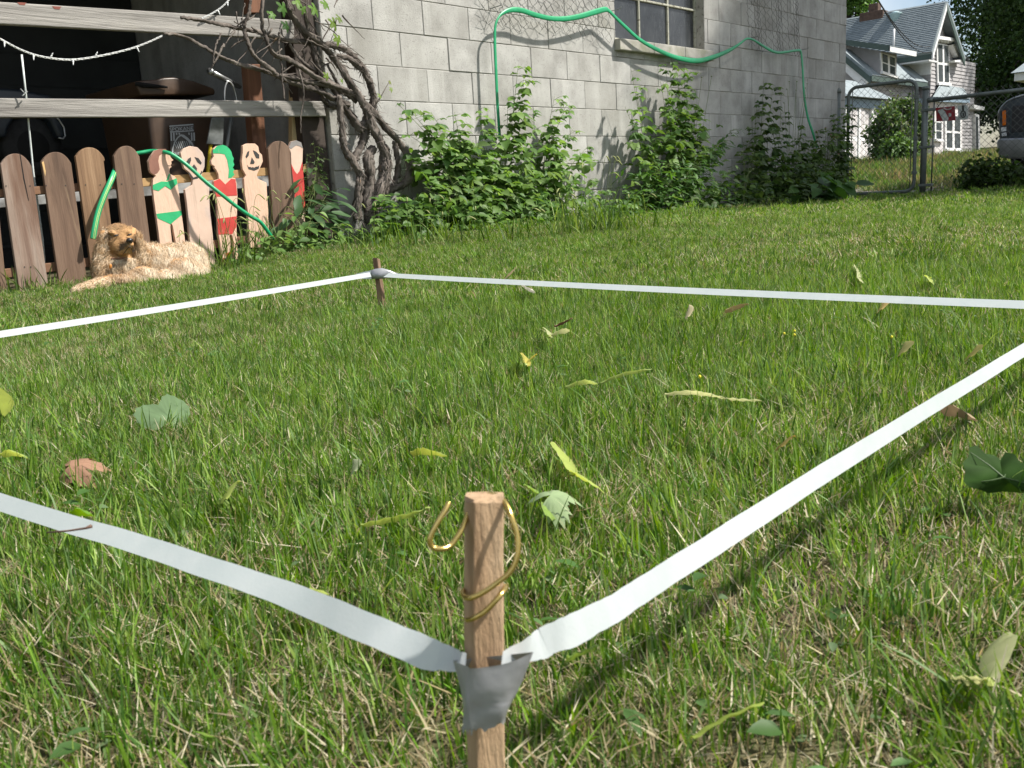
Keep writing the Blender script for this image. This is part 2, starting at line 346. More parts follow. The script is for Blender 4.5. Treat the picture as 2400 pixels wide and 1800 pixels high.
# unmown grass and weeds beyond the gate
wild = []
for i in range(5):
    k = 150; Pw = np.zeros((k, 3)); Pw[:, :2] = rng.normal(0, .35, (k, 2)); pal = np.array([(.09, .15, .03), (.14, .2, .05), (.26, .23, .10), (.33, .26, .13)]) if i < 3 else np.array([(.07, .14, .025), (.1, .19, .04)])
    V, fs, C = blade_arrays(Pw, rng.uniform(0, 6.28, k), rng.uniform(.15, .5, k), np.abs(rng.normal(.45, .35, k)), rng.uniform(.012, .028, k), pick(pal, k))
    ob = bpy.data.objects.new('w', npmesh('w', V, fs, C)); ob.data.materials.append(M_blade); wild.append(ob)
k = 3000; P = np.stack([rng.uniform(12.5, 29, k), rng.uniform(0, 16, k), np.zeros(k)], 1); P[:, 2] = gz(P[:, 0], P[:, 1])
A, Dp, U = project(P); P = P[(A / Dp > .30) & (A / Dp < .68)]; k = len(P)
scatter('tall_weeds', P, rng.uniform(0, 6.28, k), rng.uniform(.5, .95, k) * np.where(P[:, 0] < 15.5, .4, np.where(P[:, 0] < 20, .6, .8)), rng.integers(0, 5, k), wild, 'unmown green and straw coloured weeds across the alley', 'weeds')

# ------------------------------------------------------------------ the block garage
M_block = pmat('concrete_block', [(.265, .258, .24), (.385, .378, .355), (.475, .468, .44)], scale=5, detail=9, rough=.92, bump=.35, bscale=140, pos=(.3, .72),
               layers=[(90, (1, 1, 1), .58, .70, (.17, .165, .155), .7), (1.1, (1, 1, .35), .45, .70, (.24, .23, .20), .6), (2.2, (3.2, 3.2, .12), .55, .72, (.62, .61, .58), .35)])
M_mortar = pmat('mortar', [(.30, .285, .25), (.46, .44, .39)], scale=14, rough=.95, bump=.4, bscale=90, layers=[(30, (1, 1, 1), .55, .7, (.06, .055, .045), .7)])
M_sill = pmat('sill_concrete', [(.30, .285, .25), (.45, .43, .38)], scale=9, rough=.9, bump=.3, layers=[(6, (1, 1, 1), .5, .65, (.2, .21, .12), .5)])
M_steel_old = pmat('flaking_window_paint', [(.30, .30, .22), (.52, .51, .43)], scale=20, rough=.7, bump=.3, layers=[(35, (1, 1, 1), .55, .62, (.12, .10, .06), .8)])
M_pane = pmat('dusty_dark_pane', [(.020, .023, .027), (.05, .054, .058)], scale=3, rough=.22, bump=.04, spec=.6, layers=[(18, (4, 4, .5), .58, .75, (.20, .21, .21), .4)])
M_roof = pmat('tar_roof', [(.04, .04, .04), (.09, .09, .085)], scale=10, rough=.9)
WX0, WX1, Z0, ROWH, BL, A0 = 3.335, 10.60, 1.6455, .2032, .4064, 3.925
wl = aty(1442, 60, D).x; wr = aty(1651, 60, D).x; wz0, wz1 = 1.315, 2.42      # window opening
garage = empty('block_garage', (WX0, D, -.1), 'grey concrete block garage with a steel window beside the lawn', 'building')
mb = MB(); TOP = 2.66; yb = D + .006
for (a, b, c, d) in ((WX0, wl, -.3, TOP), (wr, WX1, -.3, TOP), (wl, wr, -.3, wz0), (wl, wr, wz1, TOP)): mb.box(a, b, yb, D + .19, c, d)
wall = mb.build('wall', M_mortar, garage); wall['label'] = 'mortar bed of the long block wall'
mb = MB(); mb.box(WX0, WX0 + .19, D + .192, D + 6, -.3, TOP); mb.box(WX1 - .19, WX1, D + .192, D + 6, -.3, TOP); mb.box(WX0, WX1, D + 6, D + 6.19, -.3, TOP)
mb.build('side_wall', M_block, garage)
mb = MB(); mb.box(WX0 - .1, WX1 + .12, D - .12, D + 6.3, TOP, TOP + .14); mb.build('roof', M_roof, garage)
cache = {}
def block(x0, x1, z0, z1):
    g = .0019; L, H = x1 - x0 - 2 * g, z1 - z0 - 2 * g
    if L < .012 or H < .012: return
    key = (round(L, 3), round(H, 3))
    if key not in cache: cache[key] = MB().box(-L / 2, L / 2, 0, .06, -H / 2, H / 2).mesh('block', .0028, 1); cache[key].materials.append(M_block)
    b = bpy.data.objects.new('block', cache[key]); COL.objects.link(b); b.parent = wall; b.matrix_parent_inverse = world_of(wall).inverted()
    b.location = ((x0 + x1) / 2, D + random.uniform(-.0025, .0025), (z0 + z1) / 2); b.rotation_euler = (random.gauss(0, .004), random.gauss(0, .0012), random.gauss(0, .003))
for j in range(-10, 5):
    z0, z1 = Z0 + ROWH * j, Z0 + ROWH * (j + 1); sh = 0 if j % 2 else BL / 2
    x = A0 - BL * 3 + sh
    while x < WX1:
        a, b = max(x, WX0), min(x + BL, WX1); x += BL
        if b - a < .03: continue
        if z1 <= wz0 or z0 >= wz1 or b <= wl or a >= wr: block(a, b, z0, z1); continue
        if a < wl: block(a, wl, z0, z1)
        if b > wr: block(wr, b, z0, z1)
        if z0 < wz0 - .03: block(max(a, wl), min(b, wr), z0, wz0)
# window
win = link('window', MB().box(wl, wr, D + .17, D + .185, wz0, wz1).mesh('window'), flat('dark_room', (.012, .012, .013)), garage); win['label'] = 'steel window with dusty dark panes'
yf = D + .085; fr = MB(); t = .022
fr.box(wl, wr, yf, yf + .03, wz0 + .055, wz0 + .09); fr.box(wl, wl + t, yf, yf + .03, wz0 + .09, wz1); fr.box(wr - t, wr, yf, yf + .03, wz0 + .09, wz1)
fr.build('window_frame', M_steel_old, win, .003)
W3 = (wr - wl - 2 * t) / 3; gridx = [wl + t + W3 * i for i in range(4)]; gridz = [wz0 + .09, wz0 + .41, wz0 + .73, wz1]
for i in (1, 2): MB().box(gridx[i] - .009, gridx[i] + .009, yf - .004, yf + .026, wz0 + .09, wz1).build('mullion', M_steel_old, win, .003)
for z in gridz[1:3]: MB().box(wl + t, wr - t, yf - .007, yf + .022, z - .008, z + .008).build('glazing_bar', M_steel_old, win, .003)
for i in range(3):
    for k in range(3): MB().box(gridx[i] + .009, gridx[i + 1] - .009, yf + .012, yf + .016, gridz[k], gridz[k + 1] - .004).build('pane', M_pane, win)
for i in range(3):
    a = wl - .02 + (wr - wl + .09) * i / 3; b = wl - .02 + (wr - wl + .09) * (i + 1) / 3
    MB().box(a + .002, b - .002, D - .055, D + .10, wz0 - .03, wz0 + .056).build('sill', M_sill, win, .006)
# ------------------------------------------------------------------ carport beside the garage
M_oldwood = pmat('weathered_grey_wood', [(.12, .11, .10), (.27, .255, .235), (.40, .38, .35)], scale=7, detail=9, rough=.85, bump=.5, bscale=30, stretch=(.18, 1, 3.2), pos=(.28, .7),
                 layers=[(5, (.7, 1, 1.4), .68, .76, (.20, .12, .07), .75), (1.2, (1, 1, 1), .6, .72, (.27, .25, .2), .5)], dist=.4)
M_redwood = pmat('red_brown_post', [(.10, .042, .022), (.23, .105, .055)], scale=6, rough=.75, bump=.3, stretch=(3, 3, .25), dist=.3)
M_darkblock = pmat('shade_darkened_block', [(.020, .021, .020), (.036, .038, .036)], scale=4, rough=.85, bump=.2)  # shade of the carport interior put into the block colour
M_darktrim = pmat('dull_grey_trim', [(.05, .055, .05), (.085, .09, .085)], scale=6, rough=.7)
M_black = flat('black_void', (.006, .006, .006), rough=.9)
M_rafter = pmat('rafter_wood', [(.09, .06, .04), (.16, .11, .07)], scale=8, rough=.8)
cp = empty('carport', (2, D, -.05), 'dark open carport with weathered rails behind the picket fence', 'carport')
YB = 6.6
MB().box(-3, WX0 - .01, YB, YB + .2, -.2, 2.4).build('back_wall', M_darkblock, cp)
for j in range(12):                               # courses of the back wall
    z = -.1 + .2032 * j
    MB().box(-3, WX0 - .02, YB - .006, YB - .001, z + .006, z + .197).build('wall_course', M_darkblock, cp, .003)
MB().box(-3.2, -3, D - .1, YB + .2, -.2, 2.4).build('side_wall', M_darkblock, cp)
MB().box(-3.2, WX0 - .005, D - .28, YB + .3, 2.30, 2.4).build('roof', M_rafter, cp)
MB().box(-3.2, WX0 - .005, D - .33, D - .285, 2.24, 2.42).build('fascia', M_rafter, cp)
tl = aty(352, 100, YB - .02); tr = aty(402, 100, YB - .02); dr_ = aty(512, 100, YB - .02)
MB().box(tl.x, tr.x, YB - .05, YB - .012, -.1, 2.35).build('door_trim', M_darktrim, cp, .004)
MB().box(tr.x, dr_.x, YB - .03, YB - .015, -.1, 2.35).build('doorway', M_black, cp)  # black panel put in for the dark opening
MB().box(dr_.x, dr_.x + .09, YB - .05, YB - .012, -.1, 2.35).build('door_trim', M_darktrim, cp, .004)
MB().box(-3.2, WX0 - .02, D + .15, YB, -.13, -.10).build('floor', M_concrete, cp)
def board(name, p, y0, y1, mat, parent, bev=.004):
    """board whose front face is the pixel quad p"""
    q = [aty(a, b, y0) for a, b in p]; return MB().prism(q, (0, y1 - y0, 0)).build(name, mat, parent, bev)
yr = D - .02
b = board('rail', [(-160, 276), (765, 272), (757, 237), (-160, 228)], yr, yr + .038, M_oldwood, cp); b['label'] = 'lower weathered rail board across the carport'
b = board('rail', [(-160, 47), (690, 92), (690, 47), (-160, -6)], yr, yr + .038, M_oldwood, cp); b['label'] = 'upper weathered rail board with traces of red paint'
M_redpaint = flat('old_red_paint', (.22, .07, .05), .8)
for q in ([(40, 5), (62, 6), (58, 12), (46, 11)], [(122, 14), (144, 15), (140, 22), (128, 21)]):
    MB().prism([aty(a, c, yr - .0012) for a, c in q], (0, .001, 0)).build('red_paint_mark', M_redpaint, b)
board('post', [(578, 150), (610, 150), (632, 430), (600, 430)], D + .16, D + .22, M_redwood, cp)
board('post', [(586, -60), (614, -60), (612, 30), (584, 30)], D + .14, D + .2, M_redwood, cp)
MB().box(3.16, WX0 - .012, D + .03, D + .12, -.1, 2.38).build('post', pmat('dark_post', [(.03, .02, .015), (.06, .045, .035)], scale=8), cp, .004)
board('stud', [(686, 185), (708, 192), (706, 420), (684, 420)], D + .09, D + .13, pmat('pale_pine', [(.42, .31, .15), (.55, .43, .24)], scale=8, stretch=(3, 3, .3)), cp)
# white rail behind the pickets
M_white = pmat('old_white_paint', [(.16, .16, .155), (.36, .365, .36)], scale=9, rough=.8, pos=(.4, .62))

# ------------------------------------------------------------------ picket fence
M_picket = pmat('brown_stained_picket', [(.085, .05, .032), (.15, .092, .06), (.22, .145, .10)], scale=5, detail=9, rough=.72, bump=.35, bscale=22, stretch=(3.2, 3.2, .28), pos=(.3, .7),
                layers=[(9, (2.5, 2.5, .25), .62, .74, (.30, .21, .13), .6)], dist=.5)
M_picket_worn = pmat('worn_grey_brown_picket', [(.12, .065, .045), (.24, .17, .13), (.36, .30, .25)], scale=4, detail=9, rough=.8, bump=.45, bscale=20, stretch=(2.8, 2.8, .25), pos=(.32, .66), dist=.6,
                     layers=[(2.2, (1.5, 1.5, .5), .5, .64, (.12, .06, .035), .75)])
M_picket_tan = pmat('tan_grained_picket', [(.12, .066, .035), (.22, .13, .07), (.31, .20, .115)], scale=6, detail=9, rough=.75, bump=.4, bscale=22, stretch=(4.5, 4.5, .2), pos=(.3, .7), dist=.5)
M_rail = pmat('brown_fence_rail', [(.12, .06, .035), (.22, .12, .065)], scale=6, rough=.8, stretch=(.3, 2, 2))
M_rail_tan = pmat('tan_fence_rail', [(.26, .15, .06), (.40, .25, .11)], scale=6, rough=.8, stretch=(.3, 2, 2))
M_flesh = pmat('pale_flesh_paint', [(.60, .385, .275), (.68, .46, .34)], scale=5, rough=.7, bump=.35, bscale=30, stretch=(2, 2, .5), layers=[(3, (1, 1, .5), .55, .72, (.42, .33, .28), .6), (16, (3, 3, .25), .58, .72, (.40, .27, .19), .5), (60, (1, 1, .6), .66, .72, (.25, .17, .12), .7)])
M_flesh2 = pmat('scuffed_flesh_paint', [(.52, .37, .29), (.64, .47, .37)], scale=5, rough=.7, bump=.2, layers=[(3.5, (1.3, 1.3, .6), .5, .64, (.36, .33, .34), .7), (16, (3, 3, .25), .58, .72, (.34, .25, .19), .5)])
M_green = pmat('green_paint', [(.018, .32, .12), (.03, .43, .17)], scale=8, rough=.6, bump=.2, layers=[(22, (2, 2, .4), .62, .74, (.30, .34, .22), .6)])
M_red = pmat('red_paint', [(.42, .035, .03), (.55, .06, .05)], scale=7, rough=.55, bump=.15, layers=[(14, (1, 1, .4), .62, .72, (.6, .4, .33), .6)])
M_hairbrown = pmat('brown_paint', [(.19, .085, .06), (.27, .13, .09)], scale=8, rough=.7)
M_ink = pmat('black_paint', [(.018, .018, .017), (.05, .048, .045)], scale=12, rough=.7)
fence = empty('picket_fence', (2, D, -.05), 'low brown picket fence with painted figure shaped pickets behind the dog', 'fence')
yp0, yp1 = D - .062, D - .042                    # pickets stand in front of the rails
for (p, mt) in (([(-60, 467), (200, 447), (200, 428), (-60, 448)], M_rail), ([(200, 447), (332, 438), (332, 418), (200, 428)], M_rail), ([(333, 438), (470, 425), (470, 405), (333, 418)], M_rail_tan), ([(471, 425), (720, 403), (720, 385), (471, 405)], M_rail_tan)):
    board('rail', p, D - .041, D - .003, mt, fence, .003)
board('rail', [(-60, 662), (260, 618), (260, 597), (-60, 640)], D - .041, D - .003, M_rail, fence, .003)
board('rail', [(261, 618), (735, 548), (735, 530), (261, 597)], D - .041, D - .003, M_rail, fence, .003)
board('rear_board', [(-60, 492), (735, 428), (735, 402), (-60, 470)], D + .12, D + .14, M_white, fence, .003)
def T2(pts, y=yp0): return [aty(a / 2.765, 300 + b / 2.765, y) for a, b in pts]
def picket(l0, l1, r1, r0, peak, mat, notch=False):
    """plain picket: bottom-left, top-left, top-right, bottom-right (crop units) with a rounded head up to peak"""
    (ax, ay), (bx, by) = l1, r1; pts = [l0, l1]
    for i in range(1, 10):
        t = i / 10; k = 1 - abs(2 * t - 1) ** 2.3; x = ax + (bx - ax) * t; y = ay + (by - ay) * t; pts.append((x, y + (peak - (ay + by) / 2) * k))
    pts += [r1]
    if notch: pts += [(r1[0] + 5, r1[1] + 20), (r1[0] - 3, r1[1] + 26)]
    pts += [r0]
    return MB().prism(T2(pts), (0, yp1 - yp0, 0)).build('picket', mat, fence, .0025)
p0 = picket((-140, 1090), (-225, 250), (-35, 255), (48, 1080), 170, M_picket)
p1 = picket((128, 1062), (5, 235), (205, 245), (318, 1052), 165, M_picket_worn); p1['label'] = 'picket bleached grey down its middle with a long crack'
MB().prism([aty(a / 2.765, 300 + b / 2.765, yp0 - .0008) for a, b in ((128, 170), (133, 170), (160, 330), (188, 470), (184, 470), (152, 330))], (0, .0008, 0)).build('crack', M_black, p1)
p2 = picket((392, 1050), (270, 218), (463, 228), (572, 1040), 155, M_picket)
p3 = picket((612, 1040), (490, 185), (676, 190), (770, 1030), 125, M_picket_tan, True); p3['label'] = 'tan picket with a knot notch near its top'
p4 = picket((830, 1020), (738, 182), (905, 185), (1010, 1010), 115, M_picket)
M_edge = flat('raw_wood_edge', (.55, .36, .16), .8)
MB().prism([aty(a / 2.765, 300 + b / 2.765, yp0 - .0008) for a, b in ((271, 222), (284, 215), (297, 280), (294, 312))], (0, .0008, 0)).build('split_edge', M_edge, p2)
for pk, xs_, y_ in ((p1, (40, 195), 375), (p2, (300, 425), 372), (p3, (555, 650), 368), (p4, (790, 870), 362), (p1, (160, 200), 900)):
    for xx in xs_: c = aty(xx / 2.765, 300 + y_ / 2.765, yp0 - .001); MB().lathe(c, [(.0028, 0), (.0028, .001)], 8, (0, -1, 0)).build('nail', M_ink, pk)
def FG(pts, y): return [aty(330 + a / 5.185, 320 + b / 5.185, y) for a, b in pts]
def figure(outline, mat, label):
    o = MB().prism(FG(outline, yp0), (0, yp1 - yp0, 0)).build('figure_picket', mat, fence, .002); o['label'] = label; return o
def paint(par, name, pts, mat, lift=.0012): return MB().prism(FG(pts, yp0 - lift), (0, lift * .8, 0)).build(name, mat, par)
f1 = figure([(240, 150), (300, 150), (345, 190), (365, 250), (400, 288), (372, 303), (378, 330), (365, 345), (376, 368), (352, 388), (350, 430), (358, 452), (420, 490), (445, 530), (450, 580), (470, 720), (490, 860), (500, 950), (520, 1100), (545, 1310), (575, 1600), (470, 1600), (430, 1310), (410, 1200), (388, 1085), (365, 1047), (362, 1100), (385, 1310), (400, 1600), (262, 1600), (235, 1310), (215, 1150), (195, 1000), (180, 900), (160, 750), (145, 600), (150, 520), (185, 478), (160, 464), (125, 440), (108, 400), (104, 350), (95, 300), (130, 230), (175, 168)], M_flesh, 'woman shaped picket in a painted green bikini')
paint(f1, 'painted_hair', [(238, 150), (175, 168), (130, 230), (95, 300), (104, 350), (108, 400), (125, 440), (160, 464), (205, 442), (232, 400), (214, 300), (224, 232), (285, 190), (332, 178), (300, 150)], M_hairbrown)
paint(f1, 'painted_strap', [(343, 452), (360, 455), (338, 528), (310, 535)], M_green)
paint(f1, 'painted_bikini_top', [(150, 585), (250, 545), (330, 548), (436, 505), (446, 570), (368, 645), (300, 600), (218, 660), (146, 640)], M_green, .0018)
paint(f1, 'painted_bikini_bottom', [(192, 938), (492, 900), (501, 950), (362, 1064), (206, 992)], M_green)
paint(f1, 'painted_mouth', [(325, 350), (368, 352), (362, 358), (330, 356)], M_ink)
f2 = figure([(485, 200), (520, 148), (600, 115), (690, 130), (750, 190), (780, 260), (776, 370), (748, 440), (742, 510), (785, 590), (832, 620), (834, 700), (842, 900), (872, 1150), (908, 1560), (625, 1560), (600, 1300), (580, 1000), (560, 800), (537, 645), (625, 588), (636, 520), (596, 440), (528, 385), (502, 290)], M_flesh2, 'pale skull faced picket with drooping black eyes behind the hose')
paint(f2, 'painted_eye', [(546, 318), (582, 265), (610, 250), (612, 292), (590, 342)], M_ink)
paint(f2, 'painted_eye', [(655, 248), (702, 262), (742, 318), (732, 342), (690, 312)], M_ink)
paint(f2, 'painted_nose', [(648, 335), (684, 385), (680, 422), (618, 378)], M_ink)
paint(f2, 'painted_mouth', [(578, 432), (605, 448), (640, 498), (692, 478), (728, 442), (738, 412), (748, 440), (694, 508), (640, 520), (600, 486)], M_ink)
f3 = figure([(930, 113), (885, 150), (876, 200), (888, 242), (855, 300), (862, 340), (900, 362), (896, 382), (916, 402), (945, 460), (950, 515), (888, 540), (886, 585), (906, 700), (930, 800), (938, 1000), (946, 1190), (966, 1300), (985, 1480), (985, 1545), (1010, 1530), (1040, 1460), (1105, 1430), (1088, 1260), (1082, 1195), (1108, 1200), (1135, 1300), (1140, 1500), (1190, 1500), (1168, 1200), (1166, 1100), (1172, 900), (1177, 720), (1166, 560), (1152, 508), (1105, 500), (1140, 462), (1122, 430), (1138, 400), (1118, 380), (1138, 340), (1122, 300), (1132, 268), (1112, 230), (1104, 190), (1080, 150), (1040, 115), (1000, 100)], M_flesh, 'woman shaped picket with green hair and a red two piece swimsuit')
paint(f3, 'painted_hair', [(876, 168), (930, 113), (1000, 100), (1040, 115), (1080, 150), (1104, 190), (1112, 230), (1132, 268), (1122, 300), (1138, 340), (1118, 380), (1138, 400), (1122, 430), (1140, 462), (1105, 500), (1064, 505), (1072, 400), (1050, 280), (1020, 215), (960, 205), (880, 204)], M_green)
paint(f3, 'painted_swimsuit_top', [(888, 542), (960, 512), (1028, 580), (1102, 512), (1154, 518), (1172, 715), (918, 730), (900, 640)], M_red)
paint(f3, 'painted_swimsuit_bottom', [(930, 998), (1168, 968), (1162, 1100), (1112, 1185), (946, 1190)], M_red)
paint(f3, 'painted_shoe', [(984, 1490), (1020, 1470), (1012, 1525), (988, 1542)], M_red)
paint(f3, 'painted_shoe', [(1024, 1420), (1098, 1400), (1104, 1430), (1042, 1462)], M_red)
f4 = figure([(1240, 112), (1290, 85), (1390, 85), (1430, 120), (1442, 190), (1476, 222), (1486, 300), (1442, 400), (1412, 470), (1424, 512), (1530, 560), (1536, 700), (1550, 900), (1566, 1350), (1330, 1350), (1300, 900), (1265, 700), (1255, 512), (1280, 472), (1240, 400), (1226, 300), (1240, 200)], M_flesh, 'skull faced picket with a grinning black mouth beside the plain brown picket')
paint(f4, 'painted_eye', [(1274, 242), (1298, 184), (1320, 174), (1312, 232), (1286, 264)], M_ink)
paint(f4, 'painted_eye', [(1364, 165), (1402, 182), (1442, 222), (1440, 266), (1404, 262), (1380, 212)], M_ink)
paint(f4, 'painted_nose', [(1350, 250), (1386, 310), (1376, 332), (1330, 332)], M_ink)
paint(f4, 'painted_mouth', [(1294, 344), (1312, 370), (1330, 366), (1345, 376), (1362, 370), (1380, 378), (1398, 366), (1428, 362), (1442, 344), (1436, 390), (1380, 414), (1312, 396)], M_ink)
picket((1634 / 5.185 * 2.765 + 330 * 2.765, 20 * 2.765 + 1400 / 5.185 * 2.765), (330 * 2.765 + 1548 / 1.8752, 55.3 + 150 / 1.8752), (330 * 2.765 + 1812 / 1.8752, 55.3 + 150 / 1.8752), (330 * 2.765 + 1890 / 1.8752, 55.3 + 1400 / 1.8752), 55.3 + 52 / 1.8752, M_picket)
f6 = figure([(1800, 130), (1830, 62), (1890, 45), (1950, 72), (1972, 150), (1966, 320), (1990, 600), (2010, 1250), (1895, 1250), (1860, 600), (1830, 330), (1825, 200)], M_flesh2, 'narrow figure picket in a red dress half hidden by weeds')
paint(f6, 'painted_dress', [(1828, 330), (1872, 420), (1900, 455), (1930, 420), (1965, 305), (1988, 600), (1998, 870), (1882, 850), (1858, 560)], M_red)
paint(f6, 'painted_hair', [(1802, 130), (1830, 62), (1890, 45), (1950, 72), (1970, 140), (1940, 120), (1890, 105), (1830, 150)], flat('grey_paint', (.24, .22, .21), .8))

# ------------------------------------------------------------------ things in and on the carport
M_bin = pmat('brown_cart_plastic', [(.05, .029, .017), (.085, .05, .029)], scale=5, rough=.42, bump=.06, spec=.5)
M_label = flat('label_silver', (.50, .53, .54), .5)
yc = 5.05
cart = empty('garbage_cart', aty(420, 400, yc), 'brown wheeled garbage cart with a printed label inside the carport', 'garbage cart')
bl, br = aty(352, 420, yc).x, aty(492, 420, yc).x; tl_, tr_ = aty(338, 245, yc).x, aty(500, 245, yc).x; zt = aty(420, 232, yc).z; zb = -.09
lo = [Vector((bl + .03, yc, zb)), Vector((br - .03, yc, zb)), Vector((br - .03, yc + .48, zb)), Vector((bl + .03, yc + .48, zb))]
hi = [Vector((tl_, yc - .03, zt)), Vector((tr_, yc - .03, zt)), Vector((tr_, yc + .58, zt)), Vector((tl_, yc + .58, zt))]
MB().hexa(lo, hi).build('body', M_bin, cart, .03, True, 3)
lid = MB(); prof = [(320, 200), (318, 190), (342, 188), (365, 186), (385, 182), (408, 181), (430, 184), (455, 190), (478, 198), (500, 206), (505, 212), (504, 222), (330, 224)]
lid.prism([aty(a, b, yc - .06) for a, b in prof], (0, .66, 0)); lid.build('lid', M_bin, cart, .012, True, 3)
MB().tube([aty(318, 196, yc - .05), aty(335, 199, yc - .075), aty(392, 204, yc - .075)], [.012, .014, .006], 8).build('lid_recess', M_black, cart)
for xx in (bl + .06, br - .06): MB().lathe((xx, yc + .5, zb + .09), [(.02, -.03), (.1, -.03), (.1, .03), (.02, .03)], 20, (1, 0, 0)).build('wheel', M_black, cart)
yl = yc - .045
def LB(x, y, dy=0): return aty(330 + x / 7.9, 150 + y / 7.9, yl + dy)
lab = MB().prism([LB(535, 1130), LB(985, 1105), LB(1000, 1690), LB(560, 1700)], (0, .002, 0)).build('label_plate', flat('label_dark', (.10, .095, .09), .5), cart); lab['label'] = 'printed label reading SPOKANE over an arch bridge emblem'
def strip(pts, mt=M_label, nm='label_stripe', lift=-.002): MB().prism([LB(a, b, lift) for a, b in pts], (0, .001, 0)).build(nm, mt, lab)
strip([(530, 1140), (970, 1108), (972, 1128), (532, 1162)]); strip([(545, 1250), (982, 1225), (983, 1240), (546, 1268)])
for x in (552, 600, 650, 700, 880, 930, 975): strip([(x, 1270), (x + 24, 1269), (x + 30, 1420 if 640 > x or x > 900 else 1310), (x + 6, 1420 if 640 > x or x > 900 else 1310)])
strip([(580, 1660), (585, 1560), (620, 1440), (680, 1350), (745, 1300), (800, 1310), (880, 1370), (960, 1460), (1000, 1560), (1005, 1600), (960, 1520), (900, 1450), (820, 1380), (745, 1330), (690, 1375), (640, 1450), (605, 1570), (600, 1660)], M_label, 'bridge_arch')
for k in range(9): x = 610 + k * 38; strip([(x, 1440 - 3 * k), (x + 14, 1440 - 3 * k), (x + 62, 1560), (x + 50, 1562)], M_label, 'bridge_line')
def text(s, par, p0, p1, y, mat, hgt=None):
    cu = bpy.data.curves.new('lettering', 'FONT'); cu.body = s; cu.size = 1; t = bpy.data.objects.new('lettering_curve', cu); COL.objects.link(t)
    bpy.context.view_layer.update(); me = bpy.data.meshes.new_from_object(t.evaluated_get(bpy.context.evaluated_depsgraph_get())); bpy.data.objects.remove(t)
    v = np.array([q.co for q in me.vertices]); w = v[:, 0].max() - v[:, 0].min(); a = Vector(p0); d = Vector(p1) - a; h = (hgt or d.length / w * .72); up_ = Vector((0, 0, 1))
    hh = v[:, 1].max()
    for q, c in zip(me.vertices, v):
        q.co = a + d * ((c[0] - v[:, 0].min()) / w) + up_ * (c[1] / hh * h)
    o = link('lettering', me, mat, par); o['label'] = 'lettering ' + s; return o
text('SPOKANE', lab, LB(540, 1246, -.003), LB(975, 1218, -.003), yl, M_label, .020)
text('SOLID', lab, LB(585, 1680, -.003), LB(730, 1672, -.003), yl, M_label, .012)
# metal T-handled tool
M_alu = pmat('dull_aluminium', [(.36, .37, .37), (.52, .53, .53)], scale=12, rough=.38, metal=.85, bump=.05)
M_galv = pmat('galvanised_steel', [(.16, .175, .17), (.25, .265, .26)], scale=30, rough=.5, metal=.55, bump=.08)
yt = 4.72; tool = empty('handled_tool', aty(520, 420, yt), 'grey metal tool with a T shaped pipe handle beside the garbage cart', 'tool')
A, B = aty(494, 168, yt - .05), aty(561, 203, yt + .08); tb = MB(); tb.tube([A, A.lerp(B, .5), B], .0145, 14); tb.tube([A - (B - A).normalized() * .012, A + (B - A).normalized() * .012], .0185, 14); tb.build('pipe_handle', M_alu, tool, 0, True)
c = A.lerp(B, .52); yo = MB(); ov = [(c.x + dx, yt, c.z + dz) for dx, dz in ((0, -.01), (-.018, -.035), (-.030, -.075), (-.032, -.12), (-.022, -.165), (.012, -.175), (.040, -.15), (.042, -.10), (.034, -.05), (.018, -.02))]
yo.tube(list(spline(ov + [ov[0]], 4))[:-1], .006, 8, True); yo.build('yoke', M_alu, tool, 0, True)
MB().tube([Vector((c.x + .01, yt, c.z - .16)), aty(520, 420, yt)], .012, 10).build('shaft', M_galv, tool, 0, True)
MB().prism([aty(a, b_, yt - .02) for a, b_ in ((497, 275), (526, 276), (523, 340), (485, 337))], (0, .012, 0)).build('blade', M_galv, tool, .003)
sh = empty('shovel', aty(480, 430, yt + .02), 'yellow handled shovel standing blade up beside the garbage cart', 'shovel')
MB().tube([aty(494, 338, yt), aty(486, 420, yt), aty(478, 520, yt)], .010, 10).build('handle', flat('yellow_handle', (.62, .46, .02), .45), sh, 0, True)
MB().prism([aty(a, b_, yt) for a, b_ in ((500, 285), (512, 280), (510, 338), (488, 336))], (0, .01, 0)).build('blade', M_galv, sh, .003)
# fibreglass rod tied to the lower rail
rod = empty('fence_rod', aty(80, 520, D - .05), 'thin white plastic rod standing in front of the dark carport', 'rod')
yd = D - .03
MB().tube([aty(51, 128, yd), aty(60, 212, yd), aty(66, 276, yd + .05), aty(78, 400, yd + .05), aty(100, 560, yd + .05), aty(108, 640, yd + .05)], .0042, 8).build('shaft', flat('white_rod', (.62, .66, .64), .4), rod, 0, True)
MB().tube([aty(48, 208, yd - .012), aty(60, 222, yd - .02), aty(52, 225, yd - .02), aty(64, 214, yd - .015)], .0032, 6).build('clip', M_galv, rod, 0, True)
# string lights
M_cord = flat('white_cord', (.62, .63, .62), .5); M_bulb = pmat('clear_bulb', [(.6, .62, .62), (.8, .82, .82)], scale=30, rough=.15)
def lights(pix, y, label, bulbs):
    s = empty('string_lights', aty(*pix[0], y), label, 'string lights'); pts = spline([aty(a, b_, y) for a, b_ in pix], 10); k = len(pts); tg = np.gradient(pts, axis=0); cb = MB()
    for ph in (0, 2.1, 4.2):
        cb2 = [Vector(p) + Vector((0, math.cos(i * .9 + ph), math.sin(i * .9 + ph))) * .0035 for i, p in enumerate(pts)]; cb.tube(cb2, .0018, 5)
    cb.build('cord', M_cord, s, 0, True)
    for t, sg in bulbs:
        p = Vector(pts[int(t * (k - 1))]); d = Vector((.25 * sg, -.3, -1 if sg < 2 else 1)).normalized()
        sock = MB().lathe(p, [(.0035, 0), (.0042, .012), (.003, .014)], 8, d).build('socket', M_cord, s); MB().lathe(p + d * .014, [(.0026, 0), (.0028, .006), (.0008, .013)], 8, d).build('bulb', M_bulb, sock)
ys_ = D - .028
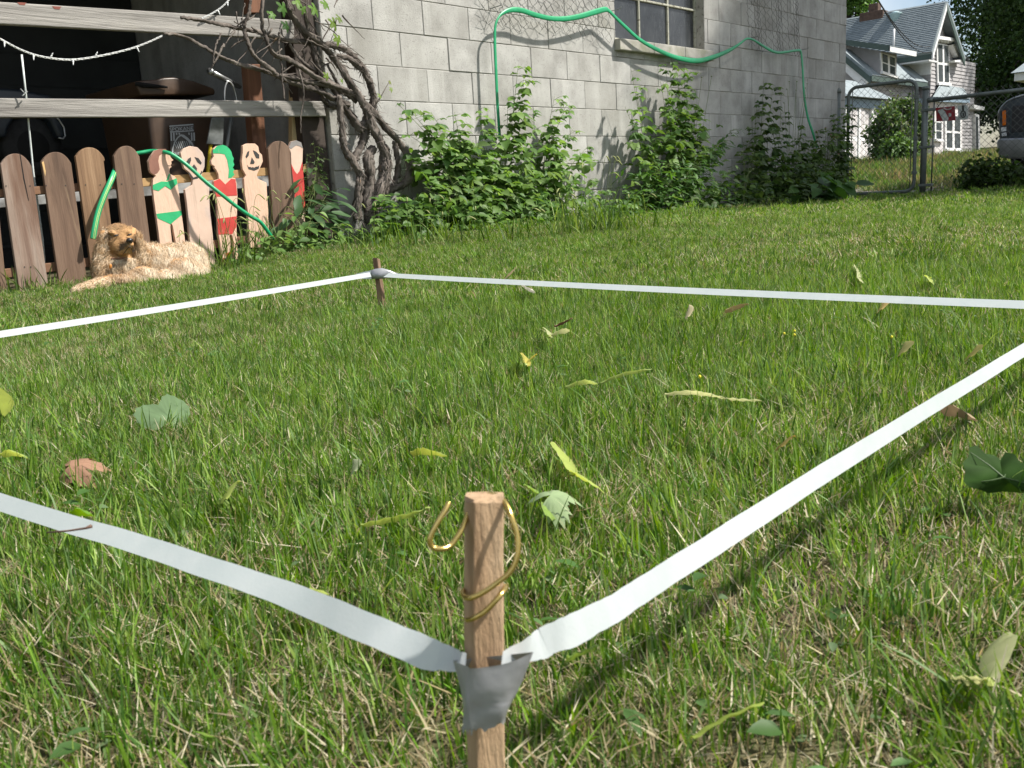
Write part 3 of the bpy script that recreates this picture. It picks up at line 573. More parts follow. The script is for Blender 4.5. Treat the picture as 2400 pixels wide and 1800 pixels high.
lights([(-60, 60), (0, 91), (50, 117), (100, 133), (165, 140), (230, 132), (300, 116), (345, 100), (380, 84)], ys_, 'white mini string lights sagging below the upper carport rail', [(.16, -1), (.33, -1), (.42, 2), (.52, -1), (.62, 2), (.8, 1)])
lights([(472, 44), (500, 30), (525, 12), (545, -12), (560, -40)], ys_ - .01, 'short end of white string lights rising into the grapevine', [(.35, 1), (.62, -1)])
# dark blue car in the carport
M_car = pmat('shade_darkened_blue_paint', [(.010, .015, .022), (.016, .024, .034)], scale=3, rough=.45, bump=0, spec=.6); M_rubber = pmat('tyre_rubber', [(.008, .008, .008), (.02, .02, .02)], scale=30, rough=.8)  # paint, tyre and rim colours darkened to stand for the carport shade
yv = 5.75; car = empty('parked_car', aty(60, 420, yv), 'dark car standing in the shadow of the carport', 'car')
arch = [(-420, 200), (0, 205), (40, 208), (120, 222), (140, 250), (152, 292), (155, 322), (137, 325), (128, 305), (118, 285), (100, 268), (78, 260), (55, 262), (36, 275), (22, 298), (16, 322), (-420, 330)]
MB().prism([aty(a, b_, yv) for a, b_ in arch], (0, 1.3, 0)).build('body', M_car, car, .02, True, 3)
MB().tube([aty(a, b_, yv - .006) for a, b_ in ((118, 262), (138, 280), (150, 298), (153, 318), (148, 325), (137, 323))], .005, 6).build('trim', M_alu, car, 0, True)
wc = aty(70, 345, yv + .12)
wh = MB().lathe(wc, [(.10, -.06), (.165, -.06), (.175, -.03), (.175, .05), (.1, .06)], 26, (0, 1, 0)).build('wheel', M_rubber, car, 0, True); MB().lathe(wc + Vector((0, -.05, 0)), [(.02, -.02), (.09, -.012), (.098, .0)], 20, (0, 1, 0)).build('rim', M_black, wh, 0, True)
MB().box(wc.x - 1.2, wc.x + .45, yv + .05, yv + 1.2, -.02, .08).build('chassis', M_black, car)

# ------------------------------------------------------------------ hoses
M_hose = pmat('green_hose', [(.010, .25, .10), (.016, .33, .14)], scale=14, rough=.38, bump=.05, spec=.5)
M_stripe = flat('hose_stripe', (.55, .62, .2), .5)
def fatten(path, w, t, nrm=Vector((0, -1, 0)), n=10):
    """flattened hose: elliptic section, wide across the path within the plane facing nrm"""
    pts = [Vector(p) for p in path]; k = len(pts); vs = []
    for i in range(k):
        tg = (pts[min(i + 1, k - 1)] - pts[max(i - 1, 0)]).normalized(); s_ = tg.cross(nrm).normalized(); n_ = s_.cross(tg)
        ww = w[i] if hasattr(w, '__len__') else w
        vs += [pts[i] + s_ * (ww * math.cos(2 * math.pi * j / n)) + n_ * (t * math.sin(2 * math.pi * j / n)) for j in range(n)]
    fs = [(i * n + j, i * n + (j + 1) % n, (i + 1) * n + (j + 1) % n, (i + 1) * n + j) for i in range(k - 1) for j in range(n)]
    return MB().add(vs, fs + [tuple(range(n - 1, -1, -1)), tuple((k - 1) * n + j for j in range(n))])
fh = empty('garden_hose', aty(225, 545, D - .1), 'green garden hose arching through the picket fence', 'hose')
pa = [(218, 560, D - .12), (222, 535, D - .12), (231, 495, D - .11), (246, 455, D - .10), (262, 420, D - .08), (272, 395, D - .03), (285, 372, D + .03)]
hp = spline([aty(*q) for q in pa], 6); fatten(hp, .014, .009).build('hose', M_hose, fh, 0, True)
for off in (-.0035, .003): MB().tube([Vector(p) + Vector((off, -.0095, 0)) for p in hp], .0012, 5).build('stripe', M_stripe, fh)
pb = [(285, 372, D + .03), (310, 362, D + .03), (330, 358, D + .02), (358, 354, D + .0), (390, 357, D - .075), (410, 366, D - .10), (440, 388, D - .13), (480, 424, D - .16), (520, 456, D - .19), (560, 488, D - .2), (590, 508, D - .2), (612, 522, D - .2), (640, 560, D - .18)]
fatten(spline([aty(*q) for q in pb], 6), .010, .009).build('hose', M_hose, fh, 0, True)
wh_ = empty('garden_hose', aty(1170, 330, D - .1), 'flat green hose draped in loops along the block wall', 'hose')
yh = D - .095
pw = [(1172, 330, 1.0), (1170, 300, 1.0), (1166, 240, 1.0), (1162, 150, 1.0), (1160, 100, .95), (1161, 62, .8), (1168, 42, .6), (1180, 30, .9), (1200, 23, 1.3), (1225, 25, 1.4), (1255, 35, 1.4), (1290, 43, 1.3), (1325, 44, 1.4), (1360, 38, 1.5), (1395, 28, 1.6), (1418, 22, 1.5), (1428, 26, 1.1), (1440, 38, 1.1), (1465, 62, 1.2), (1500, 93, 1.2), (1540, 116, 1.3), (1580, 133, 1.4), (1615, 141, 1.6), (1640, 142, 1.6), (1665, 136, 1.5), (1690, 127, 1.4), (1715, 115, 1.2), (1735, 102, .9), (1750, 91, .8), (1765, 93, .8), (1785, 105, 1.0), (1805, 117, 1.1), (1822, 123, 1.0), (1840, 122, .9), (1860, 119, .9), (1874, 118, 1.0), (1878, 124, 1.5), (1880, 140, 1.6), (1882, 170, 1.6), (1884, 210, 1.6), (1888, 245, 1.6), (1895, 280, 1.6), (1905, 310, 1.6), (1915, 345, 1.4)]
hp = spline([[*aty(a, b_, yh), c_ * .0132] for a, b_, c_ in pw], 4); fatten([p[:3] for p in hp], [p[3] for p in hp], .006).build('hose', M_hose, wh_, 0, True)

# ------------------------------------------------------------------ wire netting hung on the wall
M_wire = pmat('dark_wire', [(.06, .06, .055), (.13, .125, .115)], scale=40, rough=.6, metal=.4, bump=0)
def netting(corner, wdt, hgt, label, cell=.046, y=D - .035, shear=0):
    net = MB(); x0, z1 = corner; nx = int(wdt / cell)
    for i in range(nx):
        pts = []; k = int(hgt * random.uniform(.95, 1.0) / (cell * .8))
        for j in range(k):
            x = x0 + i * cell + (cell * 1.03 if (j + i) % 2 else -.03 * cell) + shear * j; pts.append((x, y + (.006 if j % 2 else -.006) + random.uniform(-.004, .004) - .02 * math.sin(i * .7), z1 - j * cell * .8))
        net.tube(pts, .0016, 4)
    o = net.build('wire_netting', M_wire); tag(o, label, 'netting', 'wire netting on the wall'); return o
c0 = aty(1128, 0, D - .035); c1 = aty(1432, 0, D - .035)
netting((c0.x, 2.35), c1.x - c0.x, 2.35 - aty(1290, 112, D).z, 'chain link netting hanging on the wall left of the window')
c0 = aty(1742, 0, D - .035); c1 = aty(1876, 0, D - .035)
netting((c0.x, 2.35), c1.x - c0.x, 2.35 - aty(1800, 140, D).z, 'chain link netting hanging on the wall right of the window', shear=.004)
for xx in (1150, 1432, 1755, 1874):
    p = aty(xx, {1150: 20, 1432: 26, 1755: 90, 1874: 118}[xx], D); MB().tube([p, p + Vector((0, -.095, .004)), p + Vector((0, -.097, .02))], .003, 6).build('hook', M_galv, wh_)
# ------------------------------------------------------------------ grapevine at the corner
M_bark = pmat('vine_bark', [(.045, .036, .03), (.12, .10, .085), (.22, .19, .165)], scale=14, detail=9, rough=.9, bump=.9, bscale=40, stretch=(1, 1, .6), pos=(.3, .72), layers=[(7, (1, 1, 1), .66, .74, (.25, .13, .03), .6)])
def VP(cx, cy, y): return aty(560 + cx / 3.191, cy / 3.191, y)
vine = empty('grapevine', VP(1000, 1600, D - .15), 'gnarled old grapevine climbing the corner of the block garage', 'vine')
def limb(path, r0, r1, y0, y1=None, name='limb', n=14, rough=1.0, sub=9):
    r0 *= 1.2; r1 *= 1.2
    y1 = y0 if y1 is None else y1; k = len(path); P = spline([VP(a, b, y0 + (y1 - y0) * i / max(1, k - 1)) for i, (a, b) in enumerate(path)], sub); m_ = len(P)
    tw = MB(); pts = [Vector(p) + Vector((random.gauss(0, .0016), random.gauss(0, .0016), random.gauss(0, .0016))) * rough for p in P]
    ph = random.uniform(0, 6); rr = [(r0 + (r1 - r0) * i / (m_ - 1)) * (1 + .07 * math.sin(i * .37 + ph) + random.uniform(-.05, .05) * rough) for i in range(m_)]
    tw.tube(pts, rr, n)
    vs = tw.v                                # twisted, ridged bark
    for i in range(len(vs)):
        j, q_ = i % n, i // n; c = pts[min(q_, m_ - 1)]; an = 2 * math.pi * j / n + q_ * .11
        f_ = 1 + (.15 * math.sin(an * 3 + ph) + .10 * math.sin(an * 5 + q_ * .23) + random.uniform(-.09, .09)) * rough; v = Vector(vs[i]); tw.v[i] = tuple(c + (v - c) * f_)
    o = tw.build(name, M_bark, vine, 0, True)
    if r0 > .009:                            # shredding bark strips
        st = MB()
        for _ in range(int(m_ * 3)):
            i = random.randrange(m_ - 1); d = (pts[i + 1] - pts[i]).normalized(); s_ = d.orthogonal().normalized(); s_ = Matrix.Rotation(random.uniform(0, 6.28), 3, d) @ s_
            L_ = random.uniform(.03, .09); a = pts[i] + s_ * rr[i] * .95; b_ = a + d * L_ * .6 + s_ * random.uniform(.002, .012); c_ = a + d * L_ + s_ * random.uniform(.004, .02); w_ = d.cross(s_) * random.uniform(.0012, .003)
            st.add([a - w_, a + w_, b_ + w_, b_ - w_, c_], [(0, 1, 2, 3), (3, 2, 4)])
        st.build('bark_strips', M_bark, o)
    return o
y0 = D - .12
limb([(640, 330), (740, 350), (820, 390), (890, 460), (950, 560), (990, 650), (1005, 740), (1000, 800), (970, 880), (940, 980)], .012, .019, y0, y0 + .02)
limb([(360, 60), (480, 220), (600, 310), (700, 420), (790, 550), (860, 660), (930, 780), (970, 860), (1005, 960), (1060, 1060), (1090, 1150), (1080, 1250), (1090, 1330), (1055, 1400), (1040, 1500), (1000, 1580), (985, 1660)], .010, .030, y0 - .04, y0 - .06, 'trunk')
limb([(300, 560), (430, 590), (560, 620), (700, 650), (790, 690), (880, 720), (960, 790), (1040, 880), (1100, 960), (1180, 1040), (1240, 1120), (1270, 1200), (1280, 1290), (1240, 1370), (1150, 1410), (1070, 1440)], .009, .020, y0 - .02, y0 - .05)
limb([(1165, 1060), (1185, 1180), (1190, 1290), (1155, 1400)], .012, .014, y0 - .04)
limb([(-560, 250), (-420, 270), (-300, 330), (-140, 420), (0, 480), (120, 510), (250, 550), (360, 600), (480, 640), (600, 680), (720, 740), (830, 790)], .005, .014, y0, y0 - .02)
limb([(90, 0), (70, 100), (40, 200), (60, 310), (120, 420), (200, 490), (280, 550)], .006, .010, y0 - .05)
limb([(180, -40), (170, 150), (200, 280), (260, 400), (360, 440), (480, 510), (600, 590), (720, 640), (830, 690)], .007, .013, y0 - .04)
limb([(-430, 130), (-300, 150), (-150, 180), (0, 210), (150, 240), (300, 290), (420, 310), (560, 320), (640, 330)], .006, .012, y0)
limb([(750, 720), (760, 850), (770, 950), (780, 1050), (800, 1130), (860, 1220), (910, 1310), (895, 1400), (885, 1560), (885, 1640)], .012, .021, y0 - .05)
limb([(760, 760), (850, 880), (905, 960), (960, 900)], .016, .022, y0 - .01)
limb([(970, 860), (945, 990), (920, 1080), (870, 1190)], .020, .018, y0)
limb([(1010, 1110), (965, 1180), (985, 1330), (965, 1500), (985, 1640)], .022, .028, y0 - .02)
limb([(1050, 1060), (1110, 1180), (1112, 1280), (1085, 1400)], .016, .020, y0 - .07)
limb([(350, -30), (400, 130), (470, 230), (540, 330), (580, 450), (620, 560), (700, 650), (780, 800)], .008, .012, y0 - .02)
limb([(380, 330), (450, 430), (540, 510), (640, 560), (760, 700)], .006, .009, y0)
limb([(300, 240), (300, 380), (320, 500), (325, 600), (340, 740)], .004, .003, y0 - .03); limb([(450, 520), (485, 700), (465, 860), (465, 1000)], .004, .002, y0 - .05)
limb([(800, 820), (690, 790), (640, 740), (600, 600), (560, 420), (520, 240), (500, 100), (520, -40)], .012, .007, y0 + .01)
limb([(660, 480), (720, 590), (780, 690), (880, 760)], .006, .008, y0 - .02); limb([(740, 420), (830, 440), (900, 500)], .011, .014, y0 - .01)
limb([(-110, 330), (-160, 420), (-210, 520)], .005, .003, y0 - .01); limb([(-130, 250), (-180, 360), (-190, 480)], .004, .003, y0 - .02)
for i in range(60):                              # small twigs
    a, b = random.uniform(-60, 780), random.uniform(-60, 560)
    if a < 200 and b > 300: continue
    an = random.uniform(.3, 2.6); L_ = random.uniform(80, 260)
    limb([(a, b), (a + L_ * .5 * math.cos(an) + random.uniform(-20, 20), b + L_ * .5 * math.sin(an)), (a + L_ * math.cos(an), b + L_ * math.sin(an))], random.uniform(.002, .005), .0015, y0 + random.uniform(-.07, .05), name='twig', n=5, sub=4)
def lobed_leaf(c, d, nr, size, col, name, par, mat, lobes=5, droop=.25, tooth=.08):
    """palmate leaf (grape / maple): lobed outline fan with folded, drooping surface"""
    d = Vector(d).normalized(); nr = Vector(nr); nr = (nr - d * nr.dot(d)).normalized(); s_ = d.cross(nr); n_ = 44; vs = [Vector(c)]; mid = []
    for ring in (.5, 1.0):
        for i in range(n_):
            th = -2.7 + 5.4 * i / (n_ - 1); r = .55 + .45 * abs(math.cos(th * lobes / 5.4 * math.pi)) ** 1.2; r *= (1 - .18 * abs(th) / 2.7) * (1 + (tooth if i % 2 else -tooth)) * ring
            p = Vector(c) + d * (math.cos(th) * r * size) + s_ * (math.sin(th) * r * size); p += nr * (-droop * size * (r ** 2) + .12 * size * abs(math.sin(th * 2.5)) * r); vs.append(p)
    fs = [(0, 1 + i, 2 + i) for i in range(n_ - 1)] + [(1 + i, 1 + n_ + i, 2 + n_ + i, 2 + i) for i in range(n_ - 1)]
    me = bpy.data.meshes.new(name); me.from_pydata([tuple(v) for v in vs], [], fs); a = me.color_attributes.new('col', 'FLOAT_COLOR', 'POINT')
    cc = np.ones((len(vs), 4), np.float32); cc[:, :3] = np.array(col) * rng.uniform(.9, 1.1, (len(vs), 1)); cc[0, :3] *= 1.25; a.data.foreach_set('color', cc.ravel())
    return link(name, me, mat, par, True)
for (a, b, sz, ang, gcol) in ((560, 60, .05, -1.0, (.10, .20, .03)), (430, 10, .045, -.5, (.12, .22, .035)), (325, 50, .05, -1.4, (.06, .14, .025)), (240, 108, .032, 0, (.09, .2, .03)), (350, 185, .04, -1.3, (.03, .08, .015)), (705, 165, .05, -1.2, (.12, .19, .03)), (738, 285, .042, -1.6, (.14, .22, .035)), (745, 135, .035, -.6, (.11, .17, .03)), (655, 560, .03, -1.5, (.14, .22, .03)), (770, 600, .018, -1.2, (.15, .24, .05)), (1130, 612, .02, -1.1, (.17, .2, .06)), (1140, 665, .022, -1.6, (.22, .3, .10)), (1050, 715, .022, -.4, (.13, .2, .03)), (1270, 860, .045, -1.1, (.19, .30, .06)), (640, 20, .045, -.8, (.11, .21, .03)), (480, 60, .035, -1.8, (.09, .18, .03))):
    lobed_leaf(VP(a, b, y0 - .10), (math.cos(ang), -.15, math.sin(ang)), (.3, -1, .5), sz, gcol, 'leaf', vine, M_leaf)
limb([(1040, 760), (1080, 690), (1130, 600)], .003, .0015, y0 - .05, name='shoot', n=5, rough=.3); limb([(560, 150), (700, 230), (790, 320), (940, 440)], .0025, .0015, y0 - .08, name='shoot', n=5, rough=.3)

# ------------------------------------------------------------------ plants along the wall and fence
RASP = np.array([(.10, .195, .04), (.135, .24, .05), (.075, .155, .038), (.18, .29, .075), (.14, .22, .07)])
def plant(name, base, tips, label, cat, group, pal=RASP, leaf=.082, wid=.66, per=9, tri=True, y=D - .17, spread=.10, fill=0, fillbox=None, stem_r=.0035, narrow=False):
    """stems rise from the base pixel column to each tip pixel; leaves (three leaflets each) all along them, plus a leafy skirt"""
    bx = aty(base[0], base[1], y); b0 = Vector((bx.x, y, float(gz(bx.x, y)) - .01)); root = empty(name, b0, label, cat, group)
    st = MB(); Pp, Dd, Nn, Ll, Ww, Cc = [], [], [], [], [], []
    def lf(p, d, nrm, L_, c): Pp.append(p); Dd.append(d); Nn.append(nrm); Ll.append(L_); Ww.append(L_ * wid * random.uniform(.85, 1.15)); Cc.append(c)
    for tp in tips:
        yy = y + random.uniform(-spread, .10); t = aty(tp[0], tp[1], min(yy, D - .05)); s0 = b0 + Vector((random.gauss(0, .06), random.gauss(0, .03), 0))
        mdp = s0.lerp(t, .5) + Vector((random.uniform(-.05, .05), random.uniform(-.05, .02), .06)); c = [Vector(p) for p in spline([s0, mdp, t], 8)]
        st.tube(c, [stem_r * (1.2 - i / len(c)) for i in range(len(c))], 5)
        hgt = (t - s0).length; n_ = max(4, int(per * hgt / .5))
        for k in range(n_):
            f_ = .25 + .75 * (k + random.random()) / n_; i = min(int(f_ * (len(c) - 1)), len(c) - 2); p = c[i]; az = random.uniform(0, 6.283)
            out = Vector((math.cos(az), -abs(math.sin(az)) * .9 - .1, random.uniform(-.15, .45))).normalized(); pet = random.uniform(.3, 1.0) * leaf; q = p + out * pet
            st.tube([p, p.lerp(q, .6) + Vector((0, 0, .006)), q], .0011, 4, cap=False)
            sz = leaf * random.uniform(.65, 1.2) * (1.05 - .45 * max(0, f_ - .7) / .3); col = random.choice(pal) * random.uniform(.82, 1.2) * (1 + .35 * max(0, f_ - .75))
            nrm = Vector((random.gauss(0, .35), -.35 + random.gauss(0, .3), 1)); dr = Vector((out.x, out.y, random.uniform(-.55, .1)))
            lf(q, dr, nrm, sz, col)
            if tri:
                for sg in (-1, 1): lf(q - out * sz * .12, Matrix.Rotation(sg * random.uniform(.9, 1.25), 3, 'Z') @ dr, nrm, sz * .8, col * random.uniform(.92, 1.08))
    fill = int(fill * 2.0)
    if fill:
        (x0, yA), (x1, yB), depth = fillbox
        for _ in range(fill):
            px = random.uniform(x0, x1); py = random.triangular(yA, yB, yB); p = aty(px, py, y + random.uniform(-depth, .12)); 
            if p.z < gz(p.x, p.y) + .005: p.z = float(gz(p.x, p.y)) + random.uniform(.005, .06)
            az = random.uniform(0, 6.283); dr = Vector((math.cos(az), math.sin(az) - .3, random.uniform(-.6, .4))); nrm = Vector((random.gauss(0, .4), -.4 + random.gauss(0, .35), 1)); col = random.choice(pal) * random.uniform(.75, 1.15); sz = leaf * random.uniform(.6, 1.15)
            lf(p, dr, nrm, sz, col)
            if tri:
                for sg in (-1, 1): lf(p - dr.normalized() * sz * .1, Matrix.Rotation(sg * random.uniform(.9, 1.25), 3, 'Z') @ dr, nrm, sz * .8, col)
    st.build('stems', M_stem, root, 0, True)
    V, fs, C = leaf_arrays(np.array(Pp), np.array(Dd), np.array(Nn), np.array(Ll), np.array(Ww), np.array(Cc), curl=rng.uniform(.1, .45, len(Pp)), fold=rng.uniform(.1, .5, len(Pp)), prof=(0, .55, 1, .85, 0) if narrow else (0, .9, 1, .55, 0))
    fo = link('foliage', npmesh('foliage', V, fs, C), M_leaf, root, True); fo['kind'] = 'stuff'
    return root
G1 = 'raspberry canes along the block wall'
plant('raspberry_bush', (1120, 520), [(930, 240), (965, 262), (1010, 262), (1065, 262), (1000, 300), (950, 310)], 'raspberry cane arching left toward the grapevine with pale new leaves', 'bush', G1, per=10, fill=30, fillbox=((960, 300), (1120, 420), .1))
plant('raspberry_bush', (1160, 525), [(1120, 250), (1215, 150), (1228, 185), (1190, 250), (1130, 300), (1080, 330), (1235, 250), (1060, 300)], 'tallest raspberry cane left of the window below the hose', 'bush', G1, per=13, fill=130, fillbox=((980, 310), (1300, 530), .25))
plant('raspberry_bush', (1260, 530), [(1300, 225), (1330, 240), (1290, 280), (1345, 300), (1250, 300), (1380, 340), (1210, 330), (1300, 350)], 'raspberry bush with drooping leaf tips in the middle of the wall', 'bush', G1, per=11, fill=150, fillbox=((1080, 330), (1410, 545), .3))
plant('raspberry_bush', (1545, 515), [(1478, 155), (1490, 200), (1465, 250), (1490, 290), (1530, 330)], 'slender raspberry cane standing apart below the window sill', 'bush', G1, per=6, fill=20, fillbox=((1470, 330), (1560, 500), .15))
plant('raspberry_bush', (1600, 510), [(1560, 142), (1585, 150), (1612, 160), (1548, 190), (1590, 200), (1630, 250), (1555, 250), (1640, 300), (1600, 280), (1540, 300)], 'bushy raspberry reaching up to the window sill', 'bush', G1, per=15, fill=170, fillbox=((1480, 270), (1700, 520), .28))
NARR = np.array([(.05, .125, .025), (.07, .16, .03), (.09, .19, .04)])
plant('leafy_weed', (1560, 530), [(1490, 380), (1520, 370), (1560, 380), (1600, 360), (1640, 360), (1680, 340), (1700, 330), (1650, 400), (1540, 420), (1720, 300)], 'dense narrow leaved weed below the window', 'weed', 'weeds at the foot of the block wall', NARR, .085, .26, 22, False, D - .3, .15, 300, ((1450, 370), (1720, 530), .3), .0025, True)
DARK = RASP * .58  # raspberry greens darkened, shade painted into the leaf colour
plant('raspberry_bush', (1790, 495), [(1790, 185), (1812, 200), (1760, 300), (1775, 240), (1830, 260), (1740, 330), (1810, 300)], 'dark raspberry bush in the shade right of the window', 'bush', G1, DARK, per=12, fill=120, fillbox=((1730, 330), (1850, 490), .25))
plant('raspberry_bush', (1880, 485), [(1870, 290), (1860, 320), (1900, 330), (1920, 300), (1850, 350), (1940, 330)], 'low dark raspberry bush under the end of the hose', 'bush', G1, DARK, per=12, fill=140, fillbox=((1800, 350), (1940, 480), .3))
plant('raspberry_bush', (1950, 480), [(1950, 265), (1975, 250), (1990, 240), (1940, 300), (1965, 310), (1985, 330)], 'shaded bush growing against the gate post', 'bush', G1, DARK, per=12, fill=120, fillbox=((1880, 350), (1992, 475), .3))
BUR = np.array([(.05, .12, .025), (.07, .16, .03)])
plant('burdock', (1930, 480), [(1880, 430), (1905, 410), (1940, 405), (1965, 420), (1985, 440), (1920, 450)], 'broad leaved burdock spreading beside the gate', 'weed', 'weeds at the foot of the block wall', BUR, .17, .75, 4, False, D - .45, .2, 10, ((1860, 420), (1985, 470), .2), .005)
# white budded flower heads
M_petal = flat('white_petal', (.80, .80, .72), .6); M_pink = flat('pink_petal', (.50, .16, .20), .6)
def flowers(label, base, heads, mat, y, r=.010):
    b0 = aty(*base, y); root = empty('wild_flower', Vector((b0.x, y, float(gz(b0.x, y)))), label, 'flower', 'wild flowers by the wall'); st = MB()
    for h in heads:
        p = aty(*h, y + random.uniform(-.05, .05)); c = spline([root.location, root.location.lerp(p, .55) + Vector((random.uniform(-.05, .05), 0, .08)), p], 6); st.tube(list(c), .0016, 4)
        fl = MB().lathe(p, [(r * .35, -r * .9), (r * .7, -r * .2), (r * .25, 0)], 7, (random.uniform(-.6, .6), -.5, 1)).build('sepals', M_stem, root, 0, True)
        pe = MB()
        for k in range(6):
            a = k * 1.05; d = Vector((math.cos(a), math.sin(a), .5)).normalized(); s_ = Vector((-math.sin(a), math.cos(a), 0)); pe.add([p, p + d * r * .6 + s_ * r * .3, p + d * r, p + d * r * .6 - s_ * r * .3], [(0, 1, 2, 3)])
        pe.build('petals', mat, fl)
    st.build('stems', M_stem, root, 0, True)
flowers('white budded stalks between the two canes left of the netting', (1620, 500), [(1645, 180), (1668, 178), (1610, 220), (1612, 235), (1605, 255), (1608, 270), (1630, 260)], M_petal, D - .2)
flowers('white flower buds bending over the dark bush in the middle', (1740, 500), [(1735, 362), (1740, 355), (1765, 358), (1768, 378), (1745, 382), (1766, 396), (1758, 402)], M_petal, D - .5, .016)
flowers('white flower buds hanging low over the lawn edge', (1800, 500), [(1815, 480), (1825, 482), (1790, 448), (1786, 480), (1778, 492), (1738, 496), (1791, 500), (1826, 508)], M_petal, D - .6, .012)
flowers('white flower buds on thin stalks before the hose end', (1850, 480), [(1850, 190), (1868, 190), (1892, 195), (1845, 208), (1866, 210), (1888, 205), (1888, 228), (1838, 240)], M_petal, D - .12, .010)
flowers('small pink flowers in the shaded bush by the gate post', (1940, 470), [(1915, 308), (1936, 300), (1948, 316), (1955, 322), (1962, 322), (1965, 362)], M_pink, D - .3, .022)
LOW = np.array([(.085, .17, .035), (.115, .215, .045), (.07, .145, .035), (.155, .25, .07)])
GW = 'low weeds massed along the foot of the block wall'
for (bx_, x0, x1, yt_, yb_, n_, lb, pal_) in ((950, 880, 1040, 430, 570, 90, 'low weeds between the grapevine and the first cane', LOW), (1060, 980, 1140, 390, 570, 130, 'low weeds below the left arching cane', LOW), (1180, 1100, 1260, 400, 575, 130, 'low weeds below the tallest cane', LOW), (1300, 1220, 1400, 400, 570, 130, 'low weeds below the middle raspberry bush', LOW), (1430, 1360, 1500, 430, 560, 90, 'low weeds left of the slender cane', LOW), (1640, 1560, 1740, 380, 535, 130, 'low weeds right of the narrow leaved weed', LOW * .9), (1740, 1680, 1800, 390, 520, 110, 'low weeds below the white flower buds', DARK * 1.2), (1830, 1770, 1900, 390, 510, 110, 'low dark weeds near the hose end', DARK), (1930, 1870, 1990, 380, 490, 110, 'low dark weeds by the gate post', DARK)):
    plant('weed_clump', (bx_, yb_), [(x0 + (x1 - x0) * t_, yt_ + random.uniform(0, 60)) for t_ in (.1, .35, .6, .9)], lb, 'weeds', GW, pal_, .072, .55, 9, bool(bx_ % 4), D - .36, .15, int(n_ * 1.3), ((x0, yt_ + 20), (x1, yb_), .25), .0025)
BIND = np.array([(.10, .19, .045), (.14, .245, .06), (.085, .165, .045), (.17, .27, .08)])
G2 = 'leafy weeds at the end of the picket fence'
plant('bindweed', (600, 640), [(545, 510), (570, 540), (590, 560), (615, 560), (560, 590), (640, 560)], 'leafy weed between the green haired picket and the timber', 'weed', G2, BIND, .05, .55, 9, False, D - .22, .1, 60, ((540, 560), (660, 640), .15))
plant('bindweed', (700, 620), [(650, 500), (690, 510), (730, 500), (760, 520), (670, 540), (720, 550)], 'broad heart leaved weed over the buried timber', 'weed', G2, BIND, .062, .6, 8, False, D - .24, .12, 70, ((640, 530), (790, 610), .15))
plant('bindweed', (800, 600), [(760, 540), (800, 530), (830, 545), (780, 560), (850, 560)], 'low leafy weed at the foot of the grapevine', 'weed', G2, BIND, .05, .55, 8, False, D - .26, .15, 80, ((730, 550), (900, 610), .2))
plant('bindweed', (900, 590), [(870, 540), (910, 530), (950, 545), (980, 550), (930, 560)], 'low weeds on bare soil right of the grapevine', 'weed', G2, BIND * .9, .045, .5, 7, False, D - .25, .15, 60, ((860, 545), (1010, 600), .2))
TUL = np.array([(.05, .11, .04), (.065, .13, .05)])
plant('tulip_leaves', (735, 560), [(705, 430), (725, 400), (750, 430), (770, 450), (740, 470), (715, 490)], 'long dark leaves behind the weeds at the garage corner', 'plant', G2, TUL, .13, .3, 7, False, D - .08, .03, 14, ((690, 430), (780, 520), .05), .003, True)
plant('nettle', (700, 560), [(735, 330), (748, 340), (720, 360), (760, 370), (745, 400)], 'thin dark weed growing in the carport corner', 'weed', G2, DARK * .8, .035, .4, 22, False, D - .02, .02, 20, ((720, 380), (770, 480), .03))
def tuft(pxy, k, hgt, label, group, pal=None, w=.006, lean=.55, rad=.07, heads=0):
    p = gp(*pxy); P_ = np.zeros((k, 3)); P_[:, :2] = rng.normal(0, rad, (k, 2)) + [p.x, p.y]; P_[:, 1] = np.minimum(P_[:, 1], D - .07); P_[:, 2] = gz(P_[:, 0], P_[:, 1])
    V, fs, C = blade_arrays(P_, rng.uniform(0, 6.28, k), rng.uniform(.45, 1, k) * hgt, np.abs(rng.normal(lean, .4, k)), rng.uniform(.6, 1.2, k) * w, pick(GREENS * .8 if pal is None else pal, k), seg=5)
    root = empty('grass_tuft', (p.x, p.y, p.z), label, 'grass tuft', group); o = link('blades', npmesh('blades', V, fs, C), M_blade, root, True); o['kind'] = 'stuff'
    if heads:
        st = MB(); hd = MB()
        for _ in range(heads):
            a = random.uniform(-1.2, 1.2); H_ = hgt * random.uniform(.9, 1.4); b_ = Vector((p.x + random.gauss(0, rad), min(p.y + random.gauss(0, rad * .5), D - .08), p.z)); t_ = b_ + Vector((math.sin(a) * H_ * .3, -.03, H_)); e_ = t_ + Vector((math.sin(a) * .06, -.01, -.02))
            c = [Vector(q) for q in spline([b_, b_.lerp(t_, .5) + Vector((0, 0, .02)), t_, e_], 5)]; st.tube(c, .0011, 4); hd.tube(c[-5:], [.001, .0032, .0038, .003, .0008], 5)
        st.build('stalks', M_stem, root, 0, True); hd.build('seed_heads', flat('seed_head', (.25, .27, .10), .7), root, 0, True)['kind'] = 'stuff'
G3 = 'tall grass tufts along the wall and fence'
